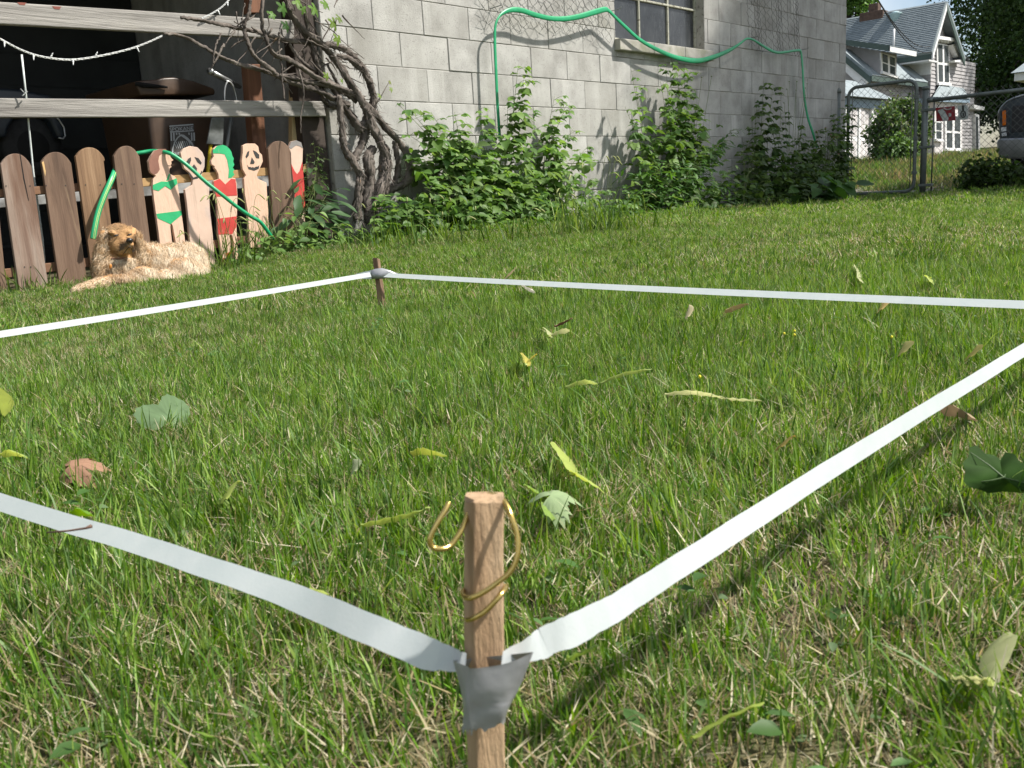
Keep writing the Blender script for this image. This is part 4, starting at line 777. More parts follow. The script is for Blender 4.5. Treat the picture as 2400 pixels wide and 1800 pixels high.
for (q, k, h, lb, hd) in (((545, 640), 60, .28, 'tall grass with seed heads before the green haired picket', 9), ((640, 600), 55, .26, 'tall grass with seed heads before the plain brown picket', 9), ((470, 650), 30, .22, 'thin grass tuft between the dog and the red shorts picket', 2), ((880, 590), 45, .2, 'grass tuft right of the vine trunk', 2), ((960, 580), 50, .18, 'grass tuft at the left end of the raspberry bushes', 3), ((1040, 575), 60, .18, 'long grass before the first raspberry canes', 3), ((1120, 575), 60, .16, 'long grass under the tallest raspberry cane', 2), ((1220, 575), 60, .16, 'long grass below the middle raspberry bush', 2), ((1330, 560), 80, .24, 'tall thin grass between the raspberry bushes', 5), ((1400, 550), 80, .28, 'tall thin grass left of the slender cane', 6), ((1480, 545), 60, .2, 'long grass before the narrow leaved weed', 2), ((1600, 535), 50, .14, 'grass edge below the bushy raspberry', 0), ((150, 660), 40, .12, 'grass tuft between the first two whole pickets', 0), ((35, 690), 40, .14, 'grass tuft at the leftmost gap of the fence', 0), ((205, 650), 40, .12, 'grass tuft behind the dog paw', 0)):
    tuft(q, k, h, lb, G3, heads=hd)
M_log = pmat('grey_timber', [(.06, .055, .055), (.16, .145, .14)], scale=10, rough=.9, bump=.6, stretch=(.3, 2, 2))
a = aty(652, 640, D - .2); b = aty(722, 634, D - .2); o = MB().box(a.x, b.x, D - .2, D - .1, float(gz(a.x, D)) - .02, aty(690, 590, D - .2).z).build('timber', M_log, None, .008); tag(o, 'short grey weathered timber end under the leafy weeds', 'timber')

# ------------------------------------------------------------------ stakes and ribbons of the square
M_stake = pmat('stake_wood', [(.26, .165, .09), (.40, .27, .16), (.51, .37, .235)], scale=40, detail=8, rough=.75, bump=.35, bscale=160, stretch=(2, 2, .35), pos=(.3, .7), rand=False)
M_stake_old = pmat('old_stake_wood', [(.13, .075, .045), (.26, .17, .11)], scale=40, rough=.85, bump=.4, stretch=(2, 2, .3), rand=False)
M_duct = pmat('duct_tape', [(.27, .275, .29), (.36, .365, .38)], scale=26, rough=.3, metal=.3, bump=.04, bscale=60, spec=.5)
M_ribbon = pmat('white_ribbon', [(.58, .635, .65), (.65, .69, .70)], scale=60, rough=.6, bump=.06, bscale=700, spec=.2, rand=False, layers=[(9, (1, 1, 1), .62, .8, (.42, .44, .42), .35)])
def thin(m_, k, c):                                   # woven cloth lets some sun through
    t = m_.node_tree; o_ = [n for n in t.nodes if n.type == 'OUTPUT_MATERIAL'][0]; p_ = [n for n in t.nodes if n.type == 'BSDF_PRINCIPLED'][0]; tr = t.nodes.new('ShaderNodeBsdfTranslucent'); tr.inputs[0].default_value = (*c, 1); mxs = t.nodes.new('ShaderNodeMixShader'); mxs.inputs[0].default_value = k
    t.links.new(p_.outputs[0], mxs.inputs[1]); t.links.new(tr.outputs[0], mxs.inputs[2]); t.links.new(mxs.outputs[0], o_.inputs[0])
thin(M_ribbon, .40, (.80, .85, .86))
M_brass = pmat('brass_wire', [(.50, .36, .10), (.62, .47, .17)], scale=60, rough=.25, metal=.9, bump=.03)
ZT = .076
def stake_at(px, py, d_):                            # a point at horizontal reach d_ along the pixel's ray
    r = ray(px, py); return CAM + r * (d_ / math.hypot(r.x, r.y))
N0 = atz(1130, 1560, ZT); dn = math.hypot(N0.x, N0.y)
def nk(px, py, dd=0): return stake_at(px, py, dn + dd)
near_stake = empty('wooden_stake', (N0.x, N0.y, 0), 'near wooden stake with a brass hook and duct tape in the foreground', 'stake', 'stakes of the ribbon square')
top = nk(1128, 1168); bot = nk(1142, 1850); axis = (bot - top).normalized()
right_ = (nk(1160, 1400) - nk(1100, 1400)).normalized(); back_ = axis.cross(right_).normalized()
if back_.dot(fw) < 0: back_ = -back_
def stk(px0, px1, py0, px2, px3, py1, mat, par, name, bev=.0004, depth=None):
    a, b, c, e = nk(px0, py0), nk(px1, py0), nk(px2, py1), nk(px3, py1); return MB().prism([a, b, e, c], back_ * (depth or .0092)).build(name, mat, par, bev)
# five-sided look: front face and a narrow shaded left face, ragged top
v_ = []
sec = lambda py, x0, x1, x2: [nk(x0, py, .0075), nk(x1, py, 0), nk(x2, py, .0042), nk(x2, py, .0115), nk(x0, py, .0115)]
rows = [sec(1176, 1088, 1110, 1182), sec(1200, 1088, 1112, 1181), sec(1300, 1088, 1110, 1180), sec(1450, 1087, 1110, 1181), sec(1700, 1093, 1116, 1182), sec(1900, 1100, 1122, 1186)]
fs = [(i * 5 + j, i * 5 + (j + 1) % 5, (i + 1) * 5 + (j + 1) % 5, (i + 1) * 5 + j) for i in range(len(rows) - 1) for j in range(5)] + [(4, 3, 2, 1, 0), tuple(range(25, 30))]
sk = MB().add([p for r_ in rows for p in r_], fs)
sk.build('shaft', M_stake, near_stake, .0006)
tp_ = MB(); hd = [(1088, 1176, .0075), (1110, 1178, 0), (1146, 1180, .002), (1182, 1178, .0042), (1182, 1172, .0115), (1140, 1166, .0118), (1088, 1170, .0118)]; ht = [(1090, 1162, .0075), (1112, 1172, .0012), (1146, 1168, .003), (1178, 1158, .005), (1180, 1154, .0110), (1140, 1152, .0112), (1094, 1154, .0112)]
tp_.add([nk(*q_) for q_ in hd] + [nk(*q_) for q_ in ht] + [nk(1120, 1166, .004), nk(1152, 1159, .006)], [(i, (i + 1) % 7, 7 + (i + 1) % 7, 7 + i) for i in range(7)] + [(7, 8, 14), (8, 9, 15, 14), (9, 10, 15), (10, 11, 15), (11, 12, 14, 15), (12, 13, 14), (13, 7, 14)]).build('broken_head', M_stake, near_stake)
# duct tape wrapped round the stake, flaring up to the right ribbon
r0 = [nk(1062, 1548, -.001), nk(1092, 1560, -.0035), nk(1112, 1566, -.004), nk(1185, 1556, -.004), nk(1250, 1528, -.001)]
r1 = [nk(1080, 1620, -.001), nk(1094, 1625, -.0035), nk(1112, 1628, -.0042), nk(1186, 1620, -.0045), nk(1222, 1602, -.001)]
r2 = [nk(1083, 1712, -.001), nk(1097, 1710, -.003), nk(1115, 1712, -.0038), nk(1172, 1698, -.004), nk(1184, 1682, -.001)]
r1b = [nk(1086, 1668, -.001), nk(1096, 1670, -.0036), nk(1114, 1672, -.004), nk(1180, 1662, -.0046), nk(1200, 1645, -.001)]
rows = [r0, r1, r1b, r2]; G_ = np.array([[list(p_) for p_ in r_] for r_ in rows]); U_n, V_n = 33, 25
Gu = np.array([spline(r_, 8) for r_ in G_]); Gv = np.array([spline(Gu[:, j], 8) for j in range(Gu.shape[1])]).transpose(1, 0, 2)
for i in range(Gv.shape[0]):
    for j in range(Gv.shape[1]):
        wv = .00022 * math.sin(i * .55 + .2 * j) + .0002 * math.sin(j * .5 - i * .2) + random.gauss(0, .00006); Gv[i, j] -= np.array(fw) * wv
        if i == Gv.shape[0] - 1: Gv[i, j, 2] += random.uniform(-.0022, .0012)
nj = Gv.shape[1]; q4 = np.array([(i * nj + j, i * nj + j + 1, (i + 1) * nj + j + 1, (i + 1) * nj + j) for i in range(Gv.shape[0] - 1) for j in range(nj - 1)])
o = link('duct_tape', npmesh('duct_tape', Gv.reshape(-1, 3), [q4]), M_duct, near_stake, True)
bk = MB().add([nk(1062, 1548, .002), nk(1250, 1528, .002), nk(1215, 1602, .014), nk(1090, 1620, .014), nk(1184, 1680, .013), nk(1086, 1712, .013)], [(0, 1, 2, 3), (3, 2, 4, 5)]); bk.build('duct_tape', M_duct, near_stake)
# brass hook: wire wound round the stake, looping over the top to an open J
J = [(1052, 1178, .002), (1042, 1198, .0), (1022, 1230, -.002), (1008, 1262, -.003), (1014, 1282, -.003), (1038, 1286, -.003), (1058, 1276, -.001), (1078, 1248, .001), (1092, 1218, .004), (1104, 1188, .008), (1120, 1168, .012), (1142, 1160, .010), (1165, 1162, .008), (1185, 1180, .004), (1200, 1215, .0), (1213, 1260, -.002), (1212, 1305, -.004), (1196, 1340, -.005), (1165, 1366, -.0055), (1130, 1390, -.0055), (1100, 1402, -.004), (1086, 1396, .001), (1090, 1382, .008), (1130, 1378, .0135), (1178, 1378, .010), (1187, 1374, .003), (1172, 1396, -.0035), (1140, 1430, -.0045), (1112, 1448, -.004), (1094, 1454, -.001)]
hk = MB().tube([Vector(p) for p in spline([nk(a, b_, c_) for a, b_, c_ in J], 6)], .00098, 10).build('hook', M_brass, None, 0, True); tag(hk, 'bent brass wire hook wound around the near stake', 'hook')
# ribbons
def ribbon(label, pts, widths, tilt, jag=0, sag=0):
    """pts: world points; widths: full width; tilt: side vectors"""
    k = len(pts); s = MB(); s.ribbon(pts, [t_ * (w_ / 2 * (1 + random.uniform(-jag, jag))) for t_, w_ in zip(tilt, widths)]); o = s.build('ribbon', M_ribbon, None, 0, True); return tag(o, label, 'ribbon', 'ribbons of the square')
FS = atz(885, 643, ZT); NL = atz(0, 1175, ZT); RT = atz(2400, 820, ZT); FL = atz(0, 765, ZT); FR = atz(2400, 703, ZT)
WID = .0108
def facing(p, along, lean=.25):                      # half-width direction, turned mostly toward the viewer's side of the lawn
    a = along.normalized(); h = Vector((0, 0, 1)) - a * a.z; h.normalize(); hz = a.cross(h); return (h * math.cos(lean) + hz * math.sin(lean)).normalized()
LC = NL + (NL - N0) * 2.35; RC = RT + (RT - N0) * .42; 
def seg(a, b, n, sag): return [a.lerp(b, i / n) - Vector((0, 0, sag * 4 * (i / n) * (1 - i / n))) for i in range(n + 1)]
# near left ribbon, twisting as it reaches the duct tape
def wavy(pts, amp, f1=9.0):                           # slight sag and flutter
    for i, p_ in enumerate(pts): p_.z += amp * (math.sin(i * .31 + f1) + .5 * math.sin(i * .83 + f1 * 2)); 
    return pts
def run(ctrl, lab, lean0, dl, w_near, jag, ph):          # a ribbon sagging into the duct tape, then stretched to its corner
    P_ = spline([list(p_) for p_ in ctrl], 18); pts = wavy([Vector(p_) for p_ in P_], .00025, ph); k_ = len(pts); til, wd = [], []
    for i in range(k_):
        tg = pts[min(i + 1, k_ - 1)] - pts[max(i - 1, 0)]; t_ = i / 40
        til.append(facing(pts[i], tg, lean0 + dl * math.exp(-t_ * 1.6) + .22 * math.sin(i * .30 + ph) * math.exp(-t_ * .8) + .05 * math.sin(i * .21))); wd.append(WID * (w_near + (1 - w_near) * min(1, i / 26)) * (1 + .12 * math.exp(-((i - 40) / 16) ** 2)))
    return ribbon(lab, pts, wd, til, jag)
run([nk(1092, 1550, -.002), atz(1041, 1543, ZT), atz(940, 1506, ZT), atz(694, 1402, ZT), atz(380, 1293, ZT), NL, NL.lerp(LC, .5), LC], 'near ribbon running left from the foreground stake', 1.0, -.7, .52, .006, 9)
run([nk(1176, 1548, -.002), atz(1246, 1518, ZT), atz(1310, 1490, ZT), atz(1400, 1448, ZT), atz(1530, 1368, ZT), atz(1900, 1130, ZT), RT, RC], 'near ribbon running right from the foreground stake', -.40, .55, .60, .02, 4)
pts = seg(FS + Vector((-.02, 0, .002)), LC + Vector((0, 0, .0)), 24, .003); ribbon('far ribbon running left past the dog', pts, [WID] * 25, [facing(p, LC - FS, .35) for p in pts])
pts = seg(FS + Vector((.0, -.03, -.001)), RC, 30, .003); ribbon('far ribbon running right across the lawn', pts, [WID * 1.6] * 31, [facing(p, RC - FS, -1.12) for p in pts])
# far stake
far_stake = empty('wooden_stake', (FS.x, FS.y, float(gz(FS.x, FS.y))), 'far dark wooden stake with duct tape beyond the square', 'stake', 'stakes of the ribbon square')
df = math.hypot(FS.x, FS.y)
def fk(px, py, dd=0): return stake_at(px, py, df + dd)
s_ = MB(); lo = [fk(893, 775), fk(905, 775, -.004), fk(913, 775, .003), fk(901, 775, .012)]; hi = [fk(873, 604), fk(884, 604, -.004), fk(891, 608, .003), fk(880, 604, .012)]; s_.hexa(lo, hi).build('shaft', M_stake_old, far_stake, .0008)
d2 = MB(); rows = [[fk(866, 634, -.006), fk(880, 630, -.01), fk(895, 628, -.012), fk(915, 634, -.01), fk(934, 642, -.004), fk(945, 644, 0)], [fk(868, 645, -.008), fk(880, 646, -.012), fk(896, 648, -.014), fk(916, 640, -.012), fk(932, 648, -.008), fk(942, 646, -.002)], [fk(871, 653, -.006), fk(882, 653, -.01), fk(897, 653, -.012), fk(914, 650, -.01), fk(930, 650, -.004), fk(940, 648, 0)]]
d2.add([p for r_ in rows for p in r_], [(i * 6 + j, i * 6 + j + 1, (i + 1) * 6 + j + 1, (i + 1) * 6 + j) for i in range(2) for j in range(5)]); o = d2.build('duct_tape', M_duct, far_stake, 0, True); o.modifiers.new('thick', 'SOLIDIFY').thickness = .0012
e2 = MB(); e2.add([fk(834, 642, -.004), fk(850, 638, -.006), fk(869, 634, -.008), fk(871, 654, -.008), fk(850, 653, -.006), fk(838, 652, -.004)], [(0, 1, 2, 3, 4, 5)]); o = e2.build('ribbon_end', M_ribbon, far_stake); o.modifiers.new('thick', 'SOLIDIFY').thickness = .001

# ------------------------------------------------------------------ fallen leaves, maple keys and twigs on the lawn
def strip_leaf(pix, w, col, label, cat='leaf', h=.03, name='fallen_leaf', prof=None, mat=None, vein=True):
    """long narrow fallen piece following a pixel path on the grass; a wing with a thicker vein edge"""
    w *= 1.5 if w > .004 else 1; c = spline([atz(a, b_, h + (q[0] if q else 0)) for a, b_, *q in pix], 6); k = len(c); V = []; C = []
    pr = prof or (.25, .9, 1, .95, .5, .1)
    for i in range(k):
        t_ = i / (k - 1); tg = c[min(i + 1, k - 1)] - c[max(i - 1, 0)]; tg /= np.linalg.norm(tg); s_ = np.cross(tg, [0, 0, 1.0]); s_ /= np.linalg.norm(s_); s_ = s_ * .75 + np.array([0, 0, .65]); ww = np.interp(t_ * (len(pr) - 1), range(len(pr)), pr) * w / 2
        for j, q in enumerate((-1, -.35, .35, 1)): V.append(c[i] + s_ * ww * q + np.array([0, 0, .0012 * (1 if j in (1, 2) else 0) + .0006 * math.sin(i * 1.9 + j)])); C.append(np.array(col) * rng.uniform(.9, 1.1) * (.8 if j == 0 else 1))
    q4 = np.array([(i * 4 + j, i * 4 + j + 1, (i + 1) * 4 + j + 1, (i + 1) * 4 + j) for i in range(k - 1) for j in range(3)])
    o = link(name, npmesh(name, np.array(V), [q4], np.array(C)), mat or M_leaf, None, True); tag(o, label, cat, 'fallen bits on the lawn'); return o
YG = (.40, .48, .12); PY = (.47, .49, .25); YB_ = (.5, .45, .1); TAN = (.45, .33, .18); LG = (.24, .36, .08)
def key(p1, p2, p3, w, col, label, h=.03):
    o = strip_leaf([p1, ((p1[0] + p2[0]) / 2 + 6, (p1[1] + p2[1]) / 2), p2], w, col, label, 'maple key', h, 'maple_key', (.4, 1, 1, .8, .45))
    s = strip_leaf([p2, ((p2[0] + p3[0]) / 2, (p2[1] + p3[1]) / 2 - 4), p3], w, col, None, None, h, 'wing', (.45, .8, 1, 1, .4)); s.parent = o
    for k_ in ('label', 'category', 'group'):
        if k_ in s: del s[k_]
    c = atz(p2[0], p2[1], h); sd = MB().lathe(c, [(.0012, -.002), (.003, 0), (.0012, .002)], 8, (0, 0, 1)).build('seed', flat('seed', (.3, .35, .08)), o)
key((1300, 1042), (1342, 1110), (1405, 1148), .0135, YG, 'bright yellow green maple key at the middle of the square')
key((2230, 1592), (2318, 1600), (2352, 1490), .012, PY, 'pale maple key at the lower right of the lawn', .025)
key((1275, 770), (1288, 788), (1335, 775), .010, PY, 'pale bract with three prongs near the far ribbon')
key((1225, 830), (1232, 855), (1255, 835), .010, YB_, 'yellow curled key before the far stake')
key((2003, 622), (2012, 655), (2020, 662), .010, PY, 'pale key standing beyond the far right ribbon')
key((2170, 650), (2178, 655), (2184, 664), .012, YG, 'small yellow key beyond the far ribbon, the rightmost one')
key((1232, 1140), (1280, 1172), (1288, 1215), .008, LG, 'green key tucked under the crumpled pale leaf', .026)
strip_leaf([(1558, 925), (1610, 920), (1660, 925), (1700, 935)], .0065, PY, 'long pale strand lying right of the square center', h=.03)
strip_leaf([(1702, 935), (1740, 938), (1785, 940)], .004, PY, 'thin pale tip lying beyond the long strand', h=.03)
strip_leaf([(1325, 908), (1370, 895), (1400, 900)], .008, (.35, .42, .14), 'pale green strip left of the long blade', h=.03)
strip_leaf([(1405, 900), (1460, 878), (1528, 866)], .007, (.30, .38, .12), 'long green blade lying before the far stake', h=.032)
strip_leaf([(845, 1232), (900, 1222), (960, 1208), (1010, 1190)], .007, (.30, .38, .10), 'long green blade lying left of the near stake', h=.03)
strip_leaf([(962, 1062), (1000, 1058), (1048, 1070)], .010, (.28, .33, .08), 'dull green leaf bit in the middle of the square', h=.03)
strip_leaf([(528, 1175), (540, 1145), (562, 1130)], .011, YG, 'yellow green leaf bit left of the square center', h=.03)
strip_leaf([(690, 1400), (730, 1385), (770, 1395)], .008, (.33, .40, .10), 'yellowish leaf bit behind the near left ribbon', h=.03)
strip_leaf([(165, 1203), (190, 1198), (215, 1208)], .012, (.16, .30, .04), 'fresh green leaf touching the near left ribbon', h=.05)
strip_leaf([(0, 1066), (35, 1062), (65, 1075)], .010, YG, 'yellow leaf bit at the left edge of the lawn', h=.03)
strip_leaf([(-6, 905), (12, 930), (8, 975)], .016, (.26, .31, .05), 'yellow leaf standing at the left edge of the lawn', h=.03)
strip_leaf([(1190, 650), (1196, 640), (1204, 634)], .035, TAN, 'tan dry leaf just beyond the far right ribbon', h=.03, mat=M_dry)
strip_leaf([(1228, 675), (1240, 678), (1252, 682)], .020, (.7, .66, .58), 'white wood chip before the far right ribbon', 'wood chip', .03, 'wood_chip', mat=M_dry)
strip_leaf([(1700, 728), (1725, 722), (1755, 713)], .014, TAN, 'tan blade of dry grass before the far right ribbon', h=.03, mat=M_dry)
strip_leaf([(1612, 745), (1617, 730), (1616, 715)], .012, (.55, .48, .28), 'pale dry key upright before the far right ribbon', h=.03, mat=M_dry)
strip_leaf([(1300, 765), (1325, 755), (1342, 746)], .007, (.15, .07, .05), 'dark red twig beside the pale bract', 'twig', .035, 'twig', mat=M_dry)
strip_leaf([(1828, 1052), (1842, 1035), (1862, 1025)], .011, (.28, .22, .06), 'brownish key standing right of the square center', h=.045)
strip_leaf([(2115, 830), (2125, 815), (2122, 802)], .014, (.36, .34, .12), 'olive key standing before the right ribbon', h=.045)
strip_leaf([(2272, 840), (2285, 825), (2292, 810)], .014, (.30, .27, .07), 'olive brown key right above the right ribbon', h=.05)
strip_leaf([(2064, 728), (2072, 718), (2070, 706)], .016, (.50, .36, .12), 'orange brown key below the far right ribbon', h=.03, mat=M_dry)
strip_leaf([(1330, 1545), (1360, 1535), (1402, 1515)], .009, LG, 'green leaf hidden behind the twisted near right ribbon', h=.045)
strip_leaf([(1620, 1735), (1690, 1690), (1790, 1650)], .010, (.28, .36, .07), 'blurred yellow green leaf at the bottom of the lawn', h=.03)
strip_leaf([(830, 1108), (836, 1092), (828, 1078)], .008, (.38, .42, .26), 'small grey green leaf piece left of the middle', h=.03)
o = MB().tube([atz(110, 1248, ZT + .008), atz(160, 1244, ZT + .009), atz(200, 1238, ZT + .010), atz(214, 1233, ZT + .011)], [.0004, .0005, .0006, .0011], 6).build('twig', flat('brown_twig', (.13, .075, .055), .8), None, 0, True); tag(o, 'thin brown twig resting across the near left ribbon', 'twig', 'fallen bits on the lawn')
strip_leaf([(2205, 962), (2250, 965), (2288, 985)], .016, (.30, .23, .14), 'curled brown dry leaf below the right ribbon', h=.03, mat=M_dry)
dpx = [(2258, 1128), (2263, 1104), (2256, 1086), (2270, 1070), (2272, 1048), (2290, 1044), (2306, 1062), (2326, 1066), (2344, 1078), (2356, 1060), (2378, 1064), (2392, 1084), (2420, 1092), (2446, 1120), (2440, 1158), (2400, 1156), (2350, 1152), (2318, 1156), (2290, 1146), (2272, 1142)]
def lp(a_, b_, k_=0): return stake_at(a_, b_, .66 + .00022 * (1150 - b_) + .012 * math.sin(a_ * .03) + k_)
ctr = lp(2350, 1118, -.012); n_l = len(dpx); rim = [lp(*q_) for q_ in dpx]; inn = [ctr.lerp(p_, .55) + Vector((.002, -.004, .004)) * math.sin(i * 1.3) for i, p_ in enumerate(rim)]
Vl = np.array([list(ctr)] + [list(p_) for p_ in inn] + [list(p_) for p_ in rim]); Cl = np.tile([.022, .052, .009], (len(Vl), 1)) * rng.uniform(.8, 1.2, (len(Vl), 1)); Cl[1::4] *= 1.5; Cl[0] *= 1.8  # leaf colour darkened to stand for its shaded underside
o = link('fallen_leaf', npmesh('fallen_leaf', Vl, [np.array([(1 + i, 1 + n_l + i, 1 + n_l + (i + 1) % n_l, 1 + (i + 1) % n_l) for i in range(n_l)]), np.array([(0, 1 + i, 1 + (i + 1) % n_l) for i in range(n_l)])], Cl), M_matte, None, True); tag(o, "large dark green leaf at the right edge of the lawn", "leaf", "fallen bits on the lawn")
for q_ in ((2275, 1060), (2285, 1130), (2370, 1075), (2440, 1140)): MB().tube([ctr - Vector((.001, .001, 0)), ctr.lerp(lp(*q_), .5) - Vector((.001, .002, 0)), lp(*q_)], [.0006, .0005, .0002], 5).build('vein', flat('leaf_vein', (.05, .09, .025)), o)
MB().tube([lp(2440, 1140), lp(2470, 1190), lp(2480, 1260)], .0009, 6).build('leaf_stalk', M_stem, o)
o = lobed_leaf(atz(400, 985, .02), (.62, .45, .55), (.2, -1, .75), .042, (.10, .155, .075), 'fallen_leaf', None, M_matte, 3, .35, .03); tag(o, 'large grey green lobed leaf in the left of the square', 'leaf', 'fallen bits on the lawn')
o = lobed_leaf(atz(1290, 1160, .034), (.7, -.3, .12), (0, -.2, 1), .024, (.22, .29, .15), 'fallen_leaf', None, M_matte, 3, .8, .10); tag(o, 'crumpled pale green leaf right behind the near stake', 'leaf', 'fallen bits on the lawn')
o = lobed_leaf(atz(165, 1090, .03), (.75, -.5, .25), (0, -.5, 1), .026, (.27, .155, .10), 'fallen_leaf', None, M_dry, 5, .9, .1); tag(o, 'curled reddish brown dry leaf left in the square', 'leaf', 'fallen bits on the lawn')
for i, (a, b_) in enumerate(((1838, 782), (1862, 785), (1862, 776), (2090, 790), (1640, 883))):
    p = atz(a, b_, .035); o = MB().lathe(p, [(.0006, -.002), (.0018, 0), (.0014, .0014), (.0004, .002)], 8).build('clover_flower', flat('yellow_petal', (.7, .6, .03)), None, 0, True)
    MB().tube([p, (p.x, p.y, 0)], .0006, 4).build('stem', M_stem, o); tag(o, ('leftmost of three tiny yellow clover flowers below the far ribbon', 'right lower one of three tiny yellow clover flowers', 'top one of three tiny yellow clover flowers', 'lone tiny yellow clover flower near the right ribbon', 'tiny yellow clover flower above the long pale strand')[i], 'flower', 'yellow clover flowers')
# ------------------------------------------------------------------ the dog
yD = 3.98
M_skin = pmat('golden_short_coat', [(.36, .19, .075), (.50, .30, .14)], scale=14, rough=.8, bump=.4, bscale=120)
M_fur = amat('golden_fur', rough=.6, trans=.12, spec=.25, vary=0)
M_nose = flat('dark_nose', (.015, .014, .015), .35, spec=.5)
def dp(px, py, dy=0): return aty(px, py, yD + dy)
PXM = (dp(350, 600).x - dp(349, 600).x)
zg = float(gz(dp(350, 660).x, yD))
dog = empty('dog', (dp(350, 650).x, yD, zg), 'golden curly coated spaniel lying on the grass before the picket fence', 'dog')
def ell(bm, c, r, rot=None):
    q = bmesh.ops.create_icosphere(bm, subdivisions=3, radius=1); M_ = Matrix.Translation(c) @ (rot.to_matrix().to_4x4() if rot else Matrix()) @ Matrix.Diagonal((*r, 1))
    bmesh.ops.transform(bm, matrix=M_, verts=q['verts'])
bm = bmesh.new(); u = PXM                       # metres per pixel at the dog
E3 = lambda a, b_, c: Euler((a, b_, c))
ell(bm, dp(438, 612, .02), (.082, .085, .088)); ell(bm, dp(405, 612, .03), (.09, .085, .084)); ell(bm, dp(355, 612, .03), (.10, .08, .082)); ell(bm, dp(305, 610, .03), (.085, .075, .09))
ell(bm, dp(262, 622, -.01), (.070, .06, .095)); ell(bm, dp(430, 635, -.06), (.082, .05, .065)); ell(bm, dp(465, 642, -.04), (.045, .04, .055)); ell(bm, dp(395, 650, -.08), (.075, .04, .04)); ell(bm, dp(330, 648, -.06), (.075, .04, .045))
ell(bm, dp(280, 605, -.02), (.055, .05, .06)); ell(bm, dp(277, 588, -.03), (.046, .045, .05))
ell(bm, dp(274, 556, -.045), (.050, .052, .048)); ell(bm, dp(270, 572, -.05), (.045, .045, .042)); ell(bm, dp(281, 543, -.05), (.044, .045, .030))
ell(bm, dp(296, 572, -.085), (.027, .034, .024), E3(0, .1, -.5)); ell(bm, dp(302, 573, -.118), (.0205, .026, .0200)); ell(bm, dp(297, 590, -.085), (.023, .028, .014)); ell(bm, dp(304, 592, -.104), (.013, .014, .0105))
ell(bm, dp(282, 588, -.07), (.028, .03, .022)); ell(bm, dp(292, 584, -.10), (.016, .018, .014)); ell(bm, dp(309, 582, -.112), (.012, .014, .013))
ell(bm, dp(262, 545, -.088), (.015, .012, .009)); ell(bm, dp(297, 542, -.085), (.014, .012, .009)); ell(bm, dp(303, 552, -.05), (.03, .035, .035)); ell(bm, dp(312, 548, -.035), (.022, .03, .03)); ell(bm, dp(250, 552, -.03), (.025, .03, .025))
for t in np.linspace(0, 1, 6):                   # front leg stretched to the left, elbow to paw
    ell(bm, dp(262 - 66 * t, 658 + 18 * t, -.07 - .02 * t), (.032 - .006 * t, .03 - .004 * t, .030 - .008 * t))
ell(bm, dp(186, 680, -.095), (.030, .022, .019)) 
for t in np.linspace(0, 1, 4): ell(bm, dp(285 + 25 * t, 655 + 4 * t, -.09), (.03, .03, .024))
for t in np.linspace(0, 1, 6):                   # ears
    ell(bm, dp(243 - 9 * t, 552 + 84 * t, -.04), (.020 + .016 * math.sin(t * 2.8), .020, .024)); ell(bm, dp(317 + 18 * t, 550 + 68 * t, -.035), (.013 + .018 * math.sin(t * 2.8), .020, .022))
me = bpy.data.meshes.new('body'); bm.to_mesh(me); bm.free()
tmp = bpy.data.objects.new('tmp', me); COL.objects.link(tmp); rm = tmp.modifiers.new('r', 'REMESH'); rm.mode = 'VOXEL'; rm.voxel_size = .0062
sm_ = tmp.modifiers.new('s', 'SMOOTH'); sm_.factor = .5; sm_.iterations = 5
bpy.context.view_layer.update(); body_me = bpy.data.meshes.new_from_object(tmp.evaluated_get(bpy.context.evaluated_depsgraph_get())); bpy.data.objects.remove(tmp)
for v in body_me.vertices:
    g_ = float(gz(v.co.x, v.co.y)) + .012
    if v.co.z < g_: v.co.z = g_ - (g_ - v.co.z) * .15
body = link('body', body_me, M_skin, dog, True)
# coat: curved, wavy tufts over the body; short and smooth on the face
nv = len(body_me.vertices); co = np.empty(nv * 3); body_me.vertices.foreach_get('co', co); co = co.reshape(-1, 3); no = np.empty(nv * 3); body_me.vertices.foreach_get('normal', no); no = no.reshape(-1, 3)
fc = np.empty(0); tri = np.array([[p.vertices[0], p.vertices[1], p.vertices[2]] for p in body_me.polygons] + [[p.vertices[0], p.vertices[2], p.vertices[3]] for p in body_me.polygons if len(p.vertices) == 4])
ar = np.linalg.norm(np.cross(co[tri[:, 1]] - co[tri[:, 0]], co[tri[:, 2]] - co[tri[:, 0]]), axis=1); K = 64000
def topx(Q):
    _X, _D, _U = project(Q); c_, s_ = math.cos(ROL), math.sin(ROL); xx, vv = _X / _D, _U / _D
    return np.stack([1200 + F * (c_ * xx + s_ * vv), 900 - F * (-s_ * xx + c_ * vv)], -1)
cen = co[tri].mean(1); cpx = topx(cen); ar = ar * np.where((cpx[:, 0] > 250) & (cpx[:, 0] < 320) & (cpx[:, 1] < 606) & (cen[:, 1] < yD + .02), 4.0, 1.0)
ti = rng.choice(len(tri), K, p=ar / ar.sum()); w_ = rng.dirichlet((1, 1, 1), K); Pf = (co[tri[ti]] * w_[:, :, None]).sum(1); Nf = norm((no[tri[ti]] * w_[:, :, None]).sum(1))
pxx = np.zeros((K, 2))
_X, _D, _U = project(Pf); c_, s_ = math.cos(ROL), math.sin(ROL); xx, vv = _X / _D, _U / _D; pxx[:, 0] = 1200 + F * (c_ * xx + s_ * vv); pxx[:, 1] = 900 - F * (-s_ * xx + c_ * vv)
face = (pxx[:, 0] > 252) & (pxx[:, 0] < 318) & (pxx[:, 1] < 603) & (Pf[:, 1] < yD + .02)
ear = ((pxx[:, 0] <= 252) & (pxx[:, 1] < 645) & (pxx[:, 1] > 545)) | ((pxx[:, 0] > 312) & (pxx[:, 0] < 352) & (pxx[:, 1] < 628) & (Pf[:, 1] < yD - .01))
